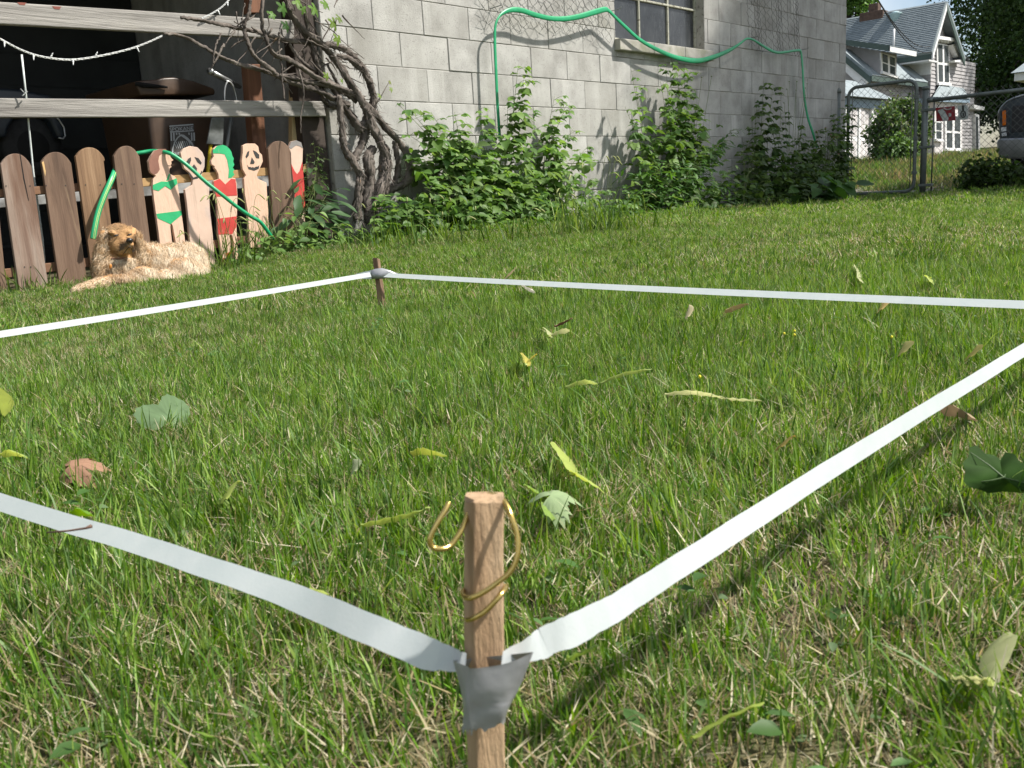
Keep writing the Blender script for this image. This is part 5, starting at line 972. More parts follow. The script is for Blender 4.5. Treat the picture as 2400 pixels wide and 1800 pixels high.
crown = face & (pxx[:, 1] < 540)
L_ = np.where(face, rng.uniform(.006, .011, K), np.where(ear, rng.uniform(.016, .034, K), rng.uniform(.014, .036, K))); L_[crown] = rng.uniform(.008, .016, crown.sum())
flow = np.array([.35, -.25, -.75]); flow = np.tile(flow, (K, 1)); flow[face] = [-.45, .3, .45]; flow[ear] = [0, -.25, -1.0]; leg = (pxx[:, 1] > 648) & (pxx[:, 0] < 262); flow[leg] = [-.8, -.2, -.3]; L_[leg] *= .6
dirv = norm(Nf * np.where(face, .18, .55)[:, None] + flow * .8 + rng.normal(0, .15, (K, 3))); S = norm(np.cross(dirv, Nf + 1e-3)); B_ = np.cross(S, dirv)
clump = np.sin(Pf[:, 0] * 95 + 2 * np.sin(Pf[:, 2] * 60)) + np.sin(Pf[:, 2] * 110 + Pf[:, 0] * 40) 
base = np.array([.50, .345, .195]); pale = np.array([.80, .70, .54]); rust = np.array([.36, .20, .09]); white = np.array([.80, .72, .58])
mixv = .44 + .20 * clump + rng.normal(0, .20, K); mixv += np.where(pxx[:, 0] > 380, .3, 0) + np.where((pxx[:, 0] > 310) & (pxx[:, 1] > 625), .28, 0) - np.where(ear, .30, 0)
mixv = np.clip(mixv, 0, 1)[:, None]; Cf = base * (1 - mixv) + pale * mixv; Cf[face] = (rust * .55 + base * .45) * rng.uniform(.85, 1.15, (face.sum(), 1)); fp = face & (pxx[:, 1] > 572) & (pxx[:, 0] > 283); Cf[fp] = np.array([.16, .12, .09]); Cf[face & (pxx[:, 1] > 588) & (pxx[:, 0] > 292)] = (.50, .44, .37)
Cf[leg] = base * .5 + pale * .5
x_, y_ = pxx[:, 0], pxx[:, 1]; blob = lambda a, b_, ra, rb: np.clip(1.2 - np.hypot((x_ - a) / ra, (y_ - b_) / rb), 0, 1)[:, None] * face[:, None]
def tint(w_, c): 
    global Cf
    w_ = np.clip(w_, 0, 1); Cf = Cf * (1 - w_) + np.array(c) * w_
tint(blob(272, 540, 16, 6) + blob(300, 538, 12, 6), (.56, .38, .20)); tint(blob(290, 556, 9, 16) * .8, (.50, .30, .14)); tint(blob(262, 580, 14, 16) * .9, (.30, .16, .07)); tint(blob(295, 578, 10, 9), (.26, .19, .14)); tint(blob(285, 592, 14, 6), (.10, .07, .055)); tint(blob(303, 592, 10, 7), (.52, .47, .40))
chest = (x_ < 330) & (y_ > 622) & ~face & ~leg; Cf[chest] = Cf[chest] * .6 + np.array([.36, .22, .11]) * .4; body_rust_shade = np.clip(1.1 - np.hypot((x_ - 412) / 26, (y_ - 622) / 30), 0, 1)[:, None] * .5 * (~face)[:, None]; Cf = Cf * (1 - body_rust_shade) + np.array([.38, .24, .13]) * body_rust_shade  # rust flank patch also paints the shading there into the coat
Cf *= np.where(ear, rng.uniform(.5, 1.3, K), rng.uniform(.62, 1.22, K))[:, None]; amp = np.where(face, 0, L_ * .36); ph = clump * 1.5 + rng.normal(0, .5, K); ns = 5
Vf = np.zeros((K, 2 * ns + 1, 3)); wd = np.where(face, .0010, .0014) * rng.uniform(.7, 1.3, K)
for i in range(ns + 1):
    t = i / ns; c = Pf - Nf * .002 + dirv * (L_ * t)[:, None] + S * (amp * np.sin(t * 9.5 + ph) * t ** .5)[:, None] + B_ * (amp * np.cos(t * 9.5 + ph) * t ** .5)[:, None]; c[:, 2] -= L_ * .35 * t * t * np.where(face, 0, 1)
    if i < ns: Vf[:, 2 * i] = c - S * (wd * (1 - .8 * t))[:, None]; Vf[:, 2 * i + 1] = c + S * (wd * (1 - .8 * t))[:, None]
    else: Vf[:, 2 * ns] = c
n_ = 2 * ns + 1; off = (np.arange(K) * n_)[:, None, None]; q = np.array([(2 * i, 2 * i + 1, 2 * i + 3, 2 * i + 2) for i in range(ns - 1)]); t3 = np.array([(2 * ns - 2, 2 * ns - 1, 2 * ns)])
fur = link('fur', npmesh('fur', Vf.reshape(-1, 3), [(q[None] + off).reshape(-1, 4), (t3[None] + off).reshape(-1, 3)], np.repeat(Cf[:, None], n_, 1).reshape(-1, 3)), M_fur, dog); fur['kind'] = 'stuff'
bm = bmesh.new(); ell(bm, dp(304, 563, -.142), (.0140, .012, .0105)); ell(bm, dp(299, 565, -.139), (.006, .007, .006)); ell(bm, dp(308, 566, -.140), (.006, .007, .006)); me = bpy.data.meshes.new('nose'); bm.to_mesh(me); bm.free(); link('nose', me, M_nose, dog, True)
MB().tube([dp(288, 596, -.112), dp(293, 590, -.120), dp(299, 583, -.138), dp(304, 577, -.143), dp(309, 584, -.138), dp(312, 592, -.118)], .0016, 6).build('mouth', M_nose, dog, 0, True)
for (a, b_, dz) in ((272, 552, -.102), (303, 550, -.100)):
    MB().tube([dp(a - 6, b_ + 2, dz + .004), dp(a, b_, dz - .003), dp(a + 6, b_ - 2, dz + .004)], [.0018, .0046, .0018], 8).build('eye', M_nose, dog, 0, True)
MB().lathe(dp(259, 624, -.088), [(.0005, -.012), (.006, -.004), (.005, .006), (.002, .010)], 8, (.2, -.2, 1)).build('collar_tag', flat('orange_tag', (.55, .22, .05), .4), dog, 0, True)
col_ = MB(); col_.tube([dp(275 + 26 * math.cos(a), 600 + 6 * math.sin(a), -.03 - .05 * math.sin(a)) for a in np.linspace(0, 6.1, 20)], .004, 6, True); col_.build('collar', flat('collar', (.16, .08, .05)), dog, 0, True)

# ------------------------------------------------------------------ chain link gate and fence
XG = 10.42
M_pipe = pmat('galvanised_pipe', [(.12, .135, .125), (.20, .22, .205)], scale=14, rough=.55, metal=.45, bump=.1)
M_link = pmat('chain_link_wire', [(.10, .105, .10), (.18, .185, .175)], scale=40, rough=.5, metal=.5, bump=0)
def gx(px, py, dx=0): return atx(px, py, XG + dx)
def cf(cx, cy, dx=0): return gx(1930 + cx / 3.53, cy / 3.53, dx)
def chain(y0, y1, z0f, z1, cell=.072, r=.0024):
    """woven diamond mesh in the plane x = XG between y0 < y1"""
    n = int((y1 - y0) / (cell / 2)) + 1; mb_ = MB(); rows = int((z1 - z0f) / (cell / 2)) + 1
    for i in range(n + rows):
        for sg in (1, -1):
            a = y0 + i * (cell) - rows * cell * .5 * (1 if sg == 1 else 0); pts = []
            for j in range(rows + 1):
                yy = a + sg * j * cell * .5; zz = z0f + j * cell * .5
                if y0 <= yy <= y1: pts.append((XG + (.003 if j % 2 else -.003) * sg, yy, zz))
            if len(pts) > 1: mb_.add([p for q_ in pts for p in (Vector(q_) + Vector((0, -r, 0)), Vector(q_) + Vector((0, r, 0)), Vector(q_) + Vector((r * 1.4, 0, 0)))], [(k * 3 + a_, k * 3 + b2, k * 3 + 3 + b2, k * 3 + 3 + a_) for k in range(len(pts) - 1) for a_, b2 in ((0, 1), (1, 2), (2, 0))])
    return mb_
zgd = float(gz(XG, 3.5))
gate = empty('garden_gate', (XG, cf(480, 1590).y, zgd), 'chain link gate with a bent pipe frame beside the block wall', 'gate')
yL, yRt = cf(205, 1000).y, cf(765, 1000).y; zT, zB = cf(480, 695).z, cf(600, 1590).z; rc = .10
ring = []
for (cy, cz, a0_) in ((yL - rc, zT - rc, 0), (yRt + rc, zT - rc, 90), (yRt + rc, zB + rc, 180), (yL - rc, zB + rc, 270)):
    for k in range(7): a = R(a0_ + 15 * k); ring.append((XG, cy + rc * math.cos(a), cz + rc * math.sin(a)))
MB().tube(ring, .019, 10, True).build('frame', M_pipe, gate, 0, True)
chain(yRt + .02, yL - .02, zB + .02, zT + .05).build('chain_mesh', M_link, gate)
for yy in (yL - .045, yRt + .045): MB().tube([(XG, yy, zB + .03), (XG, yy, zT - .01)], .005, 6).build('tension_bar', M_link, gate, 0, True)
for zz in (zB + .2, .55, zT - .18): MB().box(XG - .022, XG + .022, yRt - .024, yRt + .024, zz - .018, zz + .018).build('hinge_band', M_pipe, gate, .004)
def post(label, pxt, base, r, capz=.03):
    t = gx(*pxt); b0 = Vector((XG, t.y, zgd - .02)); p = empty('fence_post', b0, label, 'post', 'chain link fence posts'); MB().tube([b0, (XG, t.y, t.z)], r, 12).build('pipe', M_pipe, p, 0, True)
    MB().lathe((XG, t.y, t.z), [(r * 1.15, -.02), (r * 1.15, .012), (r * .7, capz), (.002, capz + .006)], 12).build('cap', M_pipe, p, 0, True); return t.y
post('short gate post standing against the block wall corner', (1930 + 122 / 3.53, 755 / 3.53), None, .030)
yP = post('thick fence post between the gate and the fence', (1930 + 848 / 3.53, 725 / 3.53), None, .032, .012)
pan = empty('chain_link_fence', (XG, yP - .6, zgd), 'chain link fence panel with a top rail right of the gate post', 'fence')
rz = cf(900, 825).z; MB().tube([(XG, yP - .03, rz - .006), (XG, yP - .8, rz + .002), (XG, yP - 2.6, rz + .01)], .021, 10).build('top_rail', M_pipe, pan, 0, True)
MB().lathe((XG, yP - .05, rz), [(.025, -.03), (.028, 0), (.025, .03)], 12, (0, 1, 0)).build('rail_end', M_pipe, pan, 0, True)
chain(yP - 2.6, yP - .10, zgd + .02, rz + .055).build('chain_mesh', M_link, pan); yb_ = cf(905, 1200).y
MB().tube([(XG, yb_, zgd + .02), (XG, yb_, rz)], .008, 6).build('tension_bar', M_link, pan, 0, True)
for zz in (zgd + .12, .45, rz - .1): MB().box(XG - .036, XG + .036, yb_ - .01, yP + .036, zz - .014, zz + .014).build('tension_band', M_pipe, pan, .003)
for k in range(3): MB().tube([(XG + .026 * math.cos(a), yP - .5 - .75 * k, rz + .026 * math.sin(a)) for a in np.linspace(0, 6.0, 10)], .003, 5, True).build('tie_wire', M_link, pan, 0, True)
# sign hung on the mesh
M_sred = flat('sign_red', (.28, .02, .03), .45); M_swhite = flat('sign_white', (.52, .55, .53), .45)
def sf(a, b_, dx=.02): return gx(2160 + a / 6.146, 200 + b_ / 6.146, dx)
sign = empty('fence_sign', sf(440, 400), 'red and white sign hung on the chain link fence', 'sign')
MB().prism([sf(205, 325), sf(480, 298), sf(490, 505), sf(215, 520)], (.004, 0, 0)).build('red_panel', M_sred, sign)
MB().prism([sf(520, 292), sf(665, 282), sf(668, 490), sf(530, 500)], (.004, 0, 0)).build('white_panel', M_swhite, sign)
MB().prism([sf(232, 360, .017), sf(310, 335, .017), sf(390, 470, .017), sf(380, 510, .017), sf(312, 512, .017)], (.002, 0, 0)).build('white_band', M_swhite, sign)
MB().tube([sf(375 + 55 * math.cos(a), 315 + 32 * math.sin(a), .016) for a in np.linspace(.2, 2.9, 12)], .006, 5).build('white_arc', M_swhite, sign)
MB().prism([sf(408 + 22 * math.cos(a), 425 + 28 * math.sin(a), .017) for a in np.linspace(0, 5.8, 12)], (.002, 0, 0)).build('white_dot', M_swhite, sign)
MB().prism([sf(580, 290, .017), sf(612, 288, .017), sf(610, 360, .017), sf(585, 362, .017)], (.002, 0, 0)).build('black_mark', M_ink, sign)
MB().tube([sf(600 + 34 * math.cos(a), 415 + 46 * math.sin(a), .016) for a in np.linspace(0, 6.28, 16)], .006, 5).build('black_ring', M_ink, sign); MB().prism([sf(590, 395, .017), sf(612, 395, .017), sf(610, 445, .017), sf(592, 445, .017)], (.002, 0, 0)).build('black_mark', M_ink, sign)
def bush(name, c, r, k, size, pal, label, cat, trunk=True, mat=M_leaf, group=None):
    """leafy shrub: many small leaves in uneven clumps with gaps, on a few stems"""
    c = Vector(c); g_ = float(gz(c.x, c.y)); root = empty(name, (c.x, c.y, g_), label, cat, group); nc = 34
    cl = rng.normal(0, 1, (nc, 3)); cl = norm(cl) * rng.uniform(.35, 1, (nc, 1)) ** .5 * np.array(r); cl = cl + np.array(c); pi = rng.integers(0, nc, k)
    Pb = cl[pi] + rng.normal(0, 1, (k, 3)) * np.array(r) * .2; Pb[:, 2] = np.maximum(Pb[:, 2], g_ + .02); tint = rng.uniform(.7, 1.25, nc)[pi][:, None]
    V, fs, C = leaf_arrays(Pb, rng.normal(0, 1, (k, 3)) + [0, 0, -.2], rng.normal(0, .5, (k, 3)) + [0, -.4, 1], rng.uniform(.6, 1.2, k) * size, rng.uniform(.4, .7, k) * size, pick(pal, k) * tint)
    f_ = link('crown', npmesh('crown', V, fs, C), mat, root, True); f_['kind'] = 'stuff'
    st = MB()
    for i in range(min(nc, 14)): st.tube([Vector((c.x + random.gauss(0, r[0] * .12), c.y + random.gauss(0, r[1] * .12), g_)), c.lerp(Vector(cl[i]), .4) - Vector((0, 0, r[2] * .3)), Vector(cl[i])], [.02 * r[2], .014 * r[2], .005 * r[2]], 5)
    st.build('trunk', M_bark, root, 0, True); return root
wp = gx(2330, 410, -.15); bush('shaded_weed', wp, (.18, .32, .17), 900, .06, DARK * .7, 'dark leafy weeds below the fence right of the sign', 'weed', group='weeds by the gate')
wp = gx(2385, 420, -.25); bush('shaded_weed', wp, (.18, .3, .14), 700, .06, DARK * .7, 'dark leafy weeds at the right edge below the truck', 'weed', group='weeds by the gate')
p = gx(2292, 457, -.35); o = MB().lathe(p, [(.01, -.035), (.035, -.02), (.042, 0), (.03, .022), (.006, .03)], 12).build('green_ball', pmat('ball_skin', [(.12, .15, .05), (.22, .25, .1)], scale=30), None, 0, True); tag(o, 'dull green ball lying at the lawn edge below the fence', 'ball')

# ------------------------------------------------------------------ truck nose behind the fence
M_truck = pmat('slate_blue_paint', [(.028, .038, .044), (.04, .052, .06)], scale=2, rough=.3, bump=0, spec=.6); M_chrome = pmat('dull_chrome', [(.20, .21, .205), (.34, .35, .345)], scale=6, rough=.35, metal=.9, bump=.05); M_amber = flat('amber_lens', (.60, .14, .01), .2, bump=0); M_lens = flat('clear_lens', (.55, .56, .55), .2, bump=0)
XT = 13.4
def tk(cx, cy, dx=0): return atx(1930 + cx / 3.53, cy / 3.53, XT + dx)
trk = empty('pickup_truck', (XT, tk(1560, 1300).y, float(gz(XT, 1))), 'slate blue pickup with an amber corner lamp parked behind the fence', 'truck'); yw = tk(1450, 1000).y - 1.75
hood = [(tk(1452, 1160)), tk(1447, 1000), tk(1455, 920), tk(1480, 880), tk(1520, 840), tk(1575, 812), tk(1659, 785)]
top = hood[-1]; prof = hood + [Vector((XT, yw + .25, top.z + .01)), Vector((XT, yw, top.z - .12)), Vector((XT, yw, hood[0].z))]
MB().prism(prof, (1.5, 0, 0)).build('hood', M_truck, trk, .03, True, 3)
MB().tube([q_ + Vector((-.006, 0, 0)) for q_ in hood[1:]], .012, 6).build('hood_edge', M_chrome, trk, 0, True)
MB().prism([tk(1472, 905, -.02), tk(1530, 890, -.02), tk(1535, 1125, -.02), tk(1475, 1040, -.02)], (.03, 0, 0)).build('lamp_bezel', flat('dark_bezel', (.03, .03, .032), .5), trk, .006)
MB().prism([tk(1478, 920, -.04), tk(1508, 912, -.04), tk(1508, 1035, -.04), tk(1480, 1040, -.04)], (.03, 0, 0)).build('corner_lamp', M_amber, trk, .008)
MB().prism([tk(1468, 1055, -.035), tk(1510, 1050, -.035), tk(1512, 1085, -.035), tk(1470, 1090, -.035)], (.03, 0, 0)).build('marker_lamp', M_lens, trk, .006); MB().prism([tk(1472, 1100, -.035), tk(1512, 1095, -.035), tk(1514, 1125, -.035), tk(1474, 1128, -.035)], (.03, 0, 0)).build('marker_lamp', M_lens, trk, .006)
b0, b1 = tk(1425, 1140), tk(1440, 1310); MB().prism([tk(1428, 1175, -.16), tk(1450, 1145, -.16), tk(1659, 1138, -.16), Vector((XT - .16, yw, tk(1659, 1138).z)), Vector((XT - .16, yw, b1.z)), tk(1659, 1315, -.16), tk(1480, 1312, -.16), tk(1440, 1275, -.16)], (.2, 0, 0)).build('bumper', M_chrome, trk, .03, True, 3)
MB().box(XT - .01, XT + .02, yw + .15, tk(1560, 1000).y, b0.z + .05, top.z - .12).build('grille', flat('black_grille', (.02, .02, .022), .4), trk, .01)
gt = float(gz(XT, 1))
for yy in (tk(1480, 1200).y - .12, yw + .12): w2 = MB().lathe((XT + .75, yy, gt + .36), [(.2, -.11), (.35, -.11), (.36, -.06), (.36, .06), (.35, .11), (.2, .11)], 26, (0, 1, 0)).build('wheel', M_rubber, trk, 0, True); MB().lathe((XT + .75, yy + .08, gt + .36), [(.04, .05), (.18, .03), (.2, 0)], 18, (0, 1, 0)).build('rim', M_chrome, w2, 0, True)
MB().box(XT + 1.5, XT + 3.2, yw + .02, tk(1460, 1000).y - .02, gt + .45, top.z + .5).build('cab', M_truck, trk, .12, True, 3); MB().box(XT + .2, XT + 5, yw + .1, tk(1460, 1000).y - .1, gt + .3, gt + .6).build('chassis', M_black, trk); MB().box(XT + 3.2, XT + 5.2, yw, tk(1460, 1000).y, gt + .5, top.z - .05).build('bed', M_truck, trk, .03)
MB().prism([(XT + 1.45, yw + .2, top.z + .02), (XT + 1.45, tk(1460, 1000).y - .2, top.z + .02), (XT + 1.47, tk(1460, 1000).y - .3, top.z + .42), (XT + 1.47, yw + .3, top.z + .42)], (.02, 0, 0)).build('windscreen', M_pane, trk)

# ------------------------------------------------------------------ the grey house across the alley
XH, YH = 37.66, 12.43
M_siding = pmat('grey_lilac_siding', [(.31, .30, .30), (.39, .375, .378)], scale=3, rough=.75, bump=.15); M_trim = pmat('white_trim', [(.66, .66, .66), (.78, .78, .77)], scale=5, rough=.6, bump=.05); M_pinkw = pmat('pale_porch_paint', [(.50, .475, .47), (.60, .57, .565)], scale=3, rough=.7)
M_shingle = pmat('blue_grey_shingle', [(.17, .205, .22), (.27, .31, .325)], scale=3.5, rough=.9, bump=.4, bscale=14, layers=[(9, (1, 1, 1), .5, .7, (.12, .145, .16), .5)]); M_dkgreen = flat('dark_green_fascia', (.06, .09, .08), .6); M_glass = pmat('house_glass', [(.05, .06, .065), (.12, .135, .14)], scale=1.5, rough=.12, bump=0, spec=.6); M_frieze = flat('blue_frieze', (.20, .27, .34), .6)
M_brick = pmat('chimney_brick', [(.07, .045, .035), (.13, .085, .065)], scale=8, rough=.9, bump=.3)
def gpl(cx, cy, dy=0): return aty(1930 + cx / 3.53, cy / 3.53, YH + dy)
def spl(cx, cy, dx=0): return atx(1930 + cx / 3.53, cy / 3.53, XH + dx)
house = empty('grey_house', (XH + 2.5, YH + 3, float(gz(XH, YH))), 'two storey grey house with a steep shingled gable across the alley', 'house')
bk0 = Vector((0, .35, 0)); pk = gpl(1022, 30, -.35) + bk0; eL = gpl(905, 447, -.35) + bk0; eR = gpl(1172, 497, -.35) + bk0; cL = gpl(870, 900); cR = gpl(1245, 900); gh = float(gz(XH, YH)) - .1; LEN = 9.0
wallz = gpl(870, 470).z; XR = cR.x
# lap siding boards on both visible faces
sideM = MB()
MB().box(XH, XR, YH + .03, YH + LEN, gh, wallz).build('wall', M_siding, house)
gm = pk.x; MB().prism([Vector((XH + .02, YH + .03, wallz)), Vector((eR.x - .1, YH + .03, wallz)), Vector((gm, YH + .03, pk.z - .1))], (0, LEN - .1, 0)).build('gable', M_siding, house)
zc = gh; k = 0
while zc < pk.z - .2:
    if zc < wallz: xa, xb = XH - .01, XR
    else: f_ = (zc - wallz) / (pk.z - .1 - wallz); xa, xb = XH + (gm - XH) * f_ + .03, (XR if zc + .14 < eR.z else eR.x + (gm - eR.x) * (zc + .2 - eR.z) / (pk.z - .1 - eR.z) - .12)
    MB().prism([(xa, YH - .006, zc), (xb, YH - .006, zc), (xb, YH + .018, zc + .135), (xa, YH + .018, zc + .135)], (0, .028, 0)).build('siding_board', M_siding, house)
    if zc < wallz: MB().prism([(XH - .03, YH, zc), (XH - .03, YH + LEN, zc), (XH - .008, YH + LEN, zc + .135), (XH - .008, YH, zc + .135)], (.028, 0, 0)).build('siding_board', M_siding, house)
    zc += .14
def slope(name, a, b_, c, d, th, mat, par): n_ = (b_ - a).cross(d - a).normalized(); n_ = n_ if n_.z > 0 else -n_; return MB().prism([a, b_, c, d], n_ * th).build(name, mat, par)
ov = Vector((0, -.35, 0)); bk_ = Vector((0, LEN, 0))
roof = slope('roof', eL + ov, pk + ov, pk + bk_, eL + bk_, .12, M_shingle, house); slope('roof', eR + ov, pk + ov, pk + bk_, eR + bk_, .12, M_shingle, house)
nrm_ = ((pk - eL).cross(Vector((0, 1, 0)))).normalized(); nrm_ = nrm_ if nrm_.z > 0 else -nrm_
for i in range(26):                               # shingle courses on the slope in view
    a = eL.lerp(pk, i / 26) + ov + nrm_ * .122; b_ = eL.lerp(pk, (i + 1.04) / 26) + ov + nrm_ * .122; MB().prism([a + nrm_ * .022, a + nrm_ * .022 + bk_, b_ + bk_, b_], nrm_ * .012).build('shingle_course', M_shingle, roof)
for (a, b_) in ((eL, pk), (pk, eR)): d_ = (b_ - a).normalized(); MB().prism([a + ov * 1.03, b_ + ov * 1.03, b_ + ov * 1.03 - Vector((0, 0, .22)), a + ov * 1.03 - Vector((0, 0, .22))], (0, .05, 0)).build('bargeboard', M_trim if a is eL else M_dkgreen, roof)
MB().box(eL.x - .02, eL.x + .08, YH - .3, YH + LEN, eL.z - .16, eL.z + .02).build('gutter', M_dkgreen, roof); MB().box(eL.x, XH, YH - .2, YH + LEN, eL.z - .22, eL.z - .17).build('soffit', M_trim, roof); MB().box(XH - .05, XH, YH, YH + LEN, eL.z - .62, eL.z - .22).build('frieze', M_trim, house)
b0 = gpl(945, 305); b1 = gpl(1118, 330); MB().prism([gpl(958, 296, -.25), gpl(1108, 318, -.25), gpl(1112, 343, -.25), gpl(952, 322, -.25)], (0, .28, 0)).build('gable_shelf', M_trim, house)
for k in range(6): x = 955 + 26 * k; MB().prism([gpl(x, 322 + k * 4, -.2), gpl(x + 9, 323 + k * 4, -.2), gpl(x + 9, 348 + k * 4, -.05), gpl(x, 347 + k * 4, -.05)], (0, .18, 0)).build('bracket', M_trim, house)
MB().prism([gpl(1070, 370, -.2), gpl(1125, 350, -.2), gpl(1160, 480, -.2), gpl(1115, 470, -.2)], (0, .2, 0)).build('side_bracket', M_trim, house); MB().prism([gpl(1085, 498, -.3), gpl(1172, 490, -.3), gpl(1172, 512, -.3), gpl(1090, 512, -.3)], (0, .3, 0)).build('eave_return', M_trim, house)
def window(q, par, fr=.09, mull=True, mat=M_trim):
    """q: four corners (world) counter-clockwise from bottom-left on a wall facing -y"""
    a, b_, c, d = q; o = MB().prism([a, b_, c, d], (0, .05, 0)).build('window', mat, par); rx = (b_ - a); uz = (d - a); cols_ = 2 if mull else 1
    for i in range(cols_):
        for j in range(2):
            x0, x1 = (i + .16) / cols_, (i + .84) / cols_; z0_, z1_ = (j + .07) / 2, (j + .93) / 2; P4 = [a + rx * x0 + uz * z0_, a + rx * x1 + uz * z0_, a + rx * x1 + uz * z1_, a + rx * x0 + uz * z1_]
            MB().prism([p_ + Vector((0, -.012, 0)) for p_ in P4], (0, .01, 0)).build('pane', M_glass, o)
    MB().prism([a + Vector((-.04, -.06, -.08)), b_ + Vector((.04, -.06, -.08)), b_ + Vector((.04, -.06, 0)), a + Vector((-.04, -.06, 0))], (0, .1, 0)).build('sill', M_trim, o); return o
window([gpl(947, 685, -.06), gpl(1046, 692, -.06), gpl(1040, 375, -.06), gpl(940, 355, -.06)], house)
# lower wing toward the viewer, with shed dormer
eW = aty(1930 + 390 / 3.53, 640 / 3.53, YH + .12); XW = eW.x; YW = eW.y; ze = eW.z; rk = atx(1930 + 150 / 3.53, 440 / 3.53, XW); sl = (rk.z - ze) / (rk.y - YW); RW = 1.12 * (rk.y - YW); zr = ze + sl * RW
gw = float(gz(XW, YW)) - .1
MB().box(XW + .25, XH - .04, YW + .3, YW + 2 * RW - .3, gw, ze).build('wing_wall', M_siding, house); MB().prism([Vector((XW + .25, YW + .3, ze)), Vector((XW + .25, YW + 2 * RW - .3, ze)), Vector((XW + .25, YW + RW, zr - .25))], (XH - XW - .4, 0, 0)).build('wing_gable', M_siding, house)
zc = gw
while zc < ze - .1: MB().prism([(XW + .24, YW + .262, zc), (XH - .05, YW + .262, zc), (XH - .05, YW + .285, zc + .135), (XW + .24, YW + .285, zc + .135)], (0, .02, 0)).build('siding_board', M_siding, house); zc += .14
A_, B2, C_, D_ = Vector((XW, YW, ze)), Vector((XH - .03, YW, ze)), Vector((XH - .03, YW + RW, zr)), Vector((XW, YW + RW, zr)); wr_ = slope('wing_roof', A_, B2, C_, D_, .1, M_shingle, house); slope('wing_roof', Vector((XW, YW + 2 * RW, ze)), Vector((XH - .03, YW + 2 * RW, ze)), C_, D_, .1, M_shingle, house)
MB().prism([A_ + Vector((-.02, 0, .02)), D_ + Vector((-.02, 0, .02)), D_ + Vector((-.02, 0, -.2)), A_ + Vector((-.02, 0, -.2))], (.06, 0, 0)).build('bargeboard', M_dkgreen, wr_); MB().prism([A_ + Vector((.04, .02, -.06)), D_ + Vector((.04, 0, -.2)), D_ + Vector((.04, 0, -.48)), A_ + Vector((.04, .3, -.3))], (.08, 0, 0)).build('rake_soffit', M_trim, wr_); MB().box(XW, XH - .05, YW - .05, YW + .02, ze - .12, ze + .04).build('gutter', M_dkgreen, wr_)
def wpl(cx, cy, x): return atx(1930 + cx / 3.53, cy / 3.53, x)
w0 = wpl(482, 590, XW + .9); yd_ = w0.y; q0 = aty(1930 + 482 / 3.53, 590 / 3.53, yd_); q1 = aty(1930 + 602 / 3.53, 630 / 3.53, yd_); q2 = aty(1930 + 595 / 3.53, 465 / 3.53, yd_); q3 = aty(1930 + 478 / 3.53, 435 / 3.53, yd_)
MB().prism([(q0.x - .05, yd_ + .03, q0.z - .3), (q0.x - .05, yd_ + .03, q3.z + .06), (q0.x - .05, yd_ + 3, q3.z + .95), (q0.x - .05, yd_ + 3, q0.z - .3)], (q1.x - q0.x + .15, 0, 0)).build('dormer', M_siding, house); window([q0, q1, q2, q3], house, mull=True)
dr0 = [Vector((q0.x - .5, yd_ - .45, q3.z + .02)), Vector((q1.x + .6, yd_ - .45, q3.z + .02)), Vector((q1.x + .6, yd_ + 3.2, q3.z + 1.0)), Vector((q0.x - .5, yd_ + 3.2, q3.z + 1.0))]; slope('dormer_roof', *dr0, .1, M_shingle, house); MB().box(q0.x - .52, q1.x + .6, yd_ - .47, yd_ - .42, q3.z - .06, q3.z + .12).build('dormer_fascia', M_trim, house)
MB().prism([Vector((q0.x - .52, yd_ - .45, q3.z - .04)), Vector((q0.x - .52, yd_ + 3.2, q3.z + .94)), Vector((q0.x - .52, yd_ + 3.2, q3.z + 1.12)), Vector((q0.x - .52, yd_ - .45, q3.z + .14))], (.05, 0, 0)).build('dormer_fascia', M_dkgreen, house)
# porch bump-out with hip roof, frieze, door and corner posts
yQ = YW - .6; pa_ = aty(1930 + 190 / 3.53, 800 / 3.53, yQ); x0_, x1_ = pa_.x, aty(1930 + 525 / 3.53, 830 / 3.53, yQ).x; zp = pa_.z; LX = x1_ - x0_
MB().box(x0_, x1_, yQ + .1, YW + .3, gw, zp - .02).build('porch_wall', M_pinkw, house); MB().add([(x0_ - .3, yQ - .2, zp), (x1_ + .3, yQ - .2, zp), (x1_ + .3, YW + .3, zp), (x0_ - .3, YW + .3, zp), (x0_ + .5, YW + .3, zp + .7), (x1_ - .5, YW + .3, zp + .7)], [(0, 1, 5, 4), (1, 2, 5), (0, 4, 3), (0, 3, 2, 1), (2, 3, 4, 5)]).build('porch_roof', M_shingle, house)
MB().box(x0_ - .1, x1_ + .1, yQ, yQ + .1, zp - .3, zp - .03).build('porch_frieze', M_frieze, house)
for k in range(4): xx = x0_ + .1 + (LX - .2) * k / 3; MB().box(xx - .07, xx + .07, yQ + .02, yQ + .12, gw, zp - .3).build('porch_post', M_trim, house)
dx0, dx1 = x0_ + LX * .12, x0_ + LX * .5; dw = MB().box(dx0, dx1, yQ + .06, yQ + .1, gw + .2, zp - .4).build('door', M_trim, house); dm = (dx0 + dx1) / 2
for (xa_, xb_) in ((dx0 + .1, dm - .06), (dm + .06, dx1 - .1)):
    for (za, zb_) in ((.35, .85), (1.0, 1.9)): MB().box(xa_, xb_, yQ + .045, yQ + .06, gw + za, gw + zb_).build('door_panel', M_pinkw, dw)
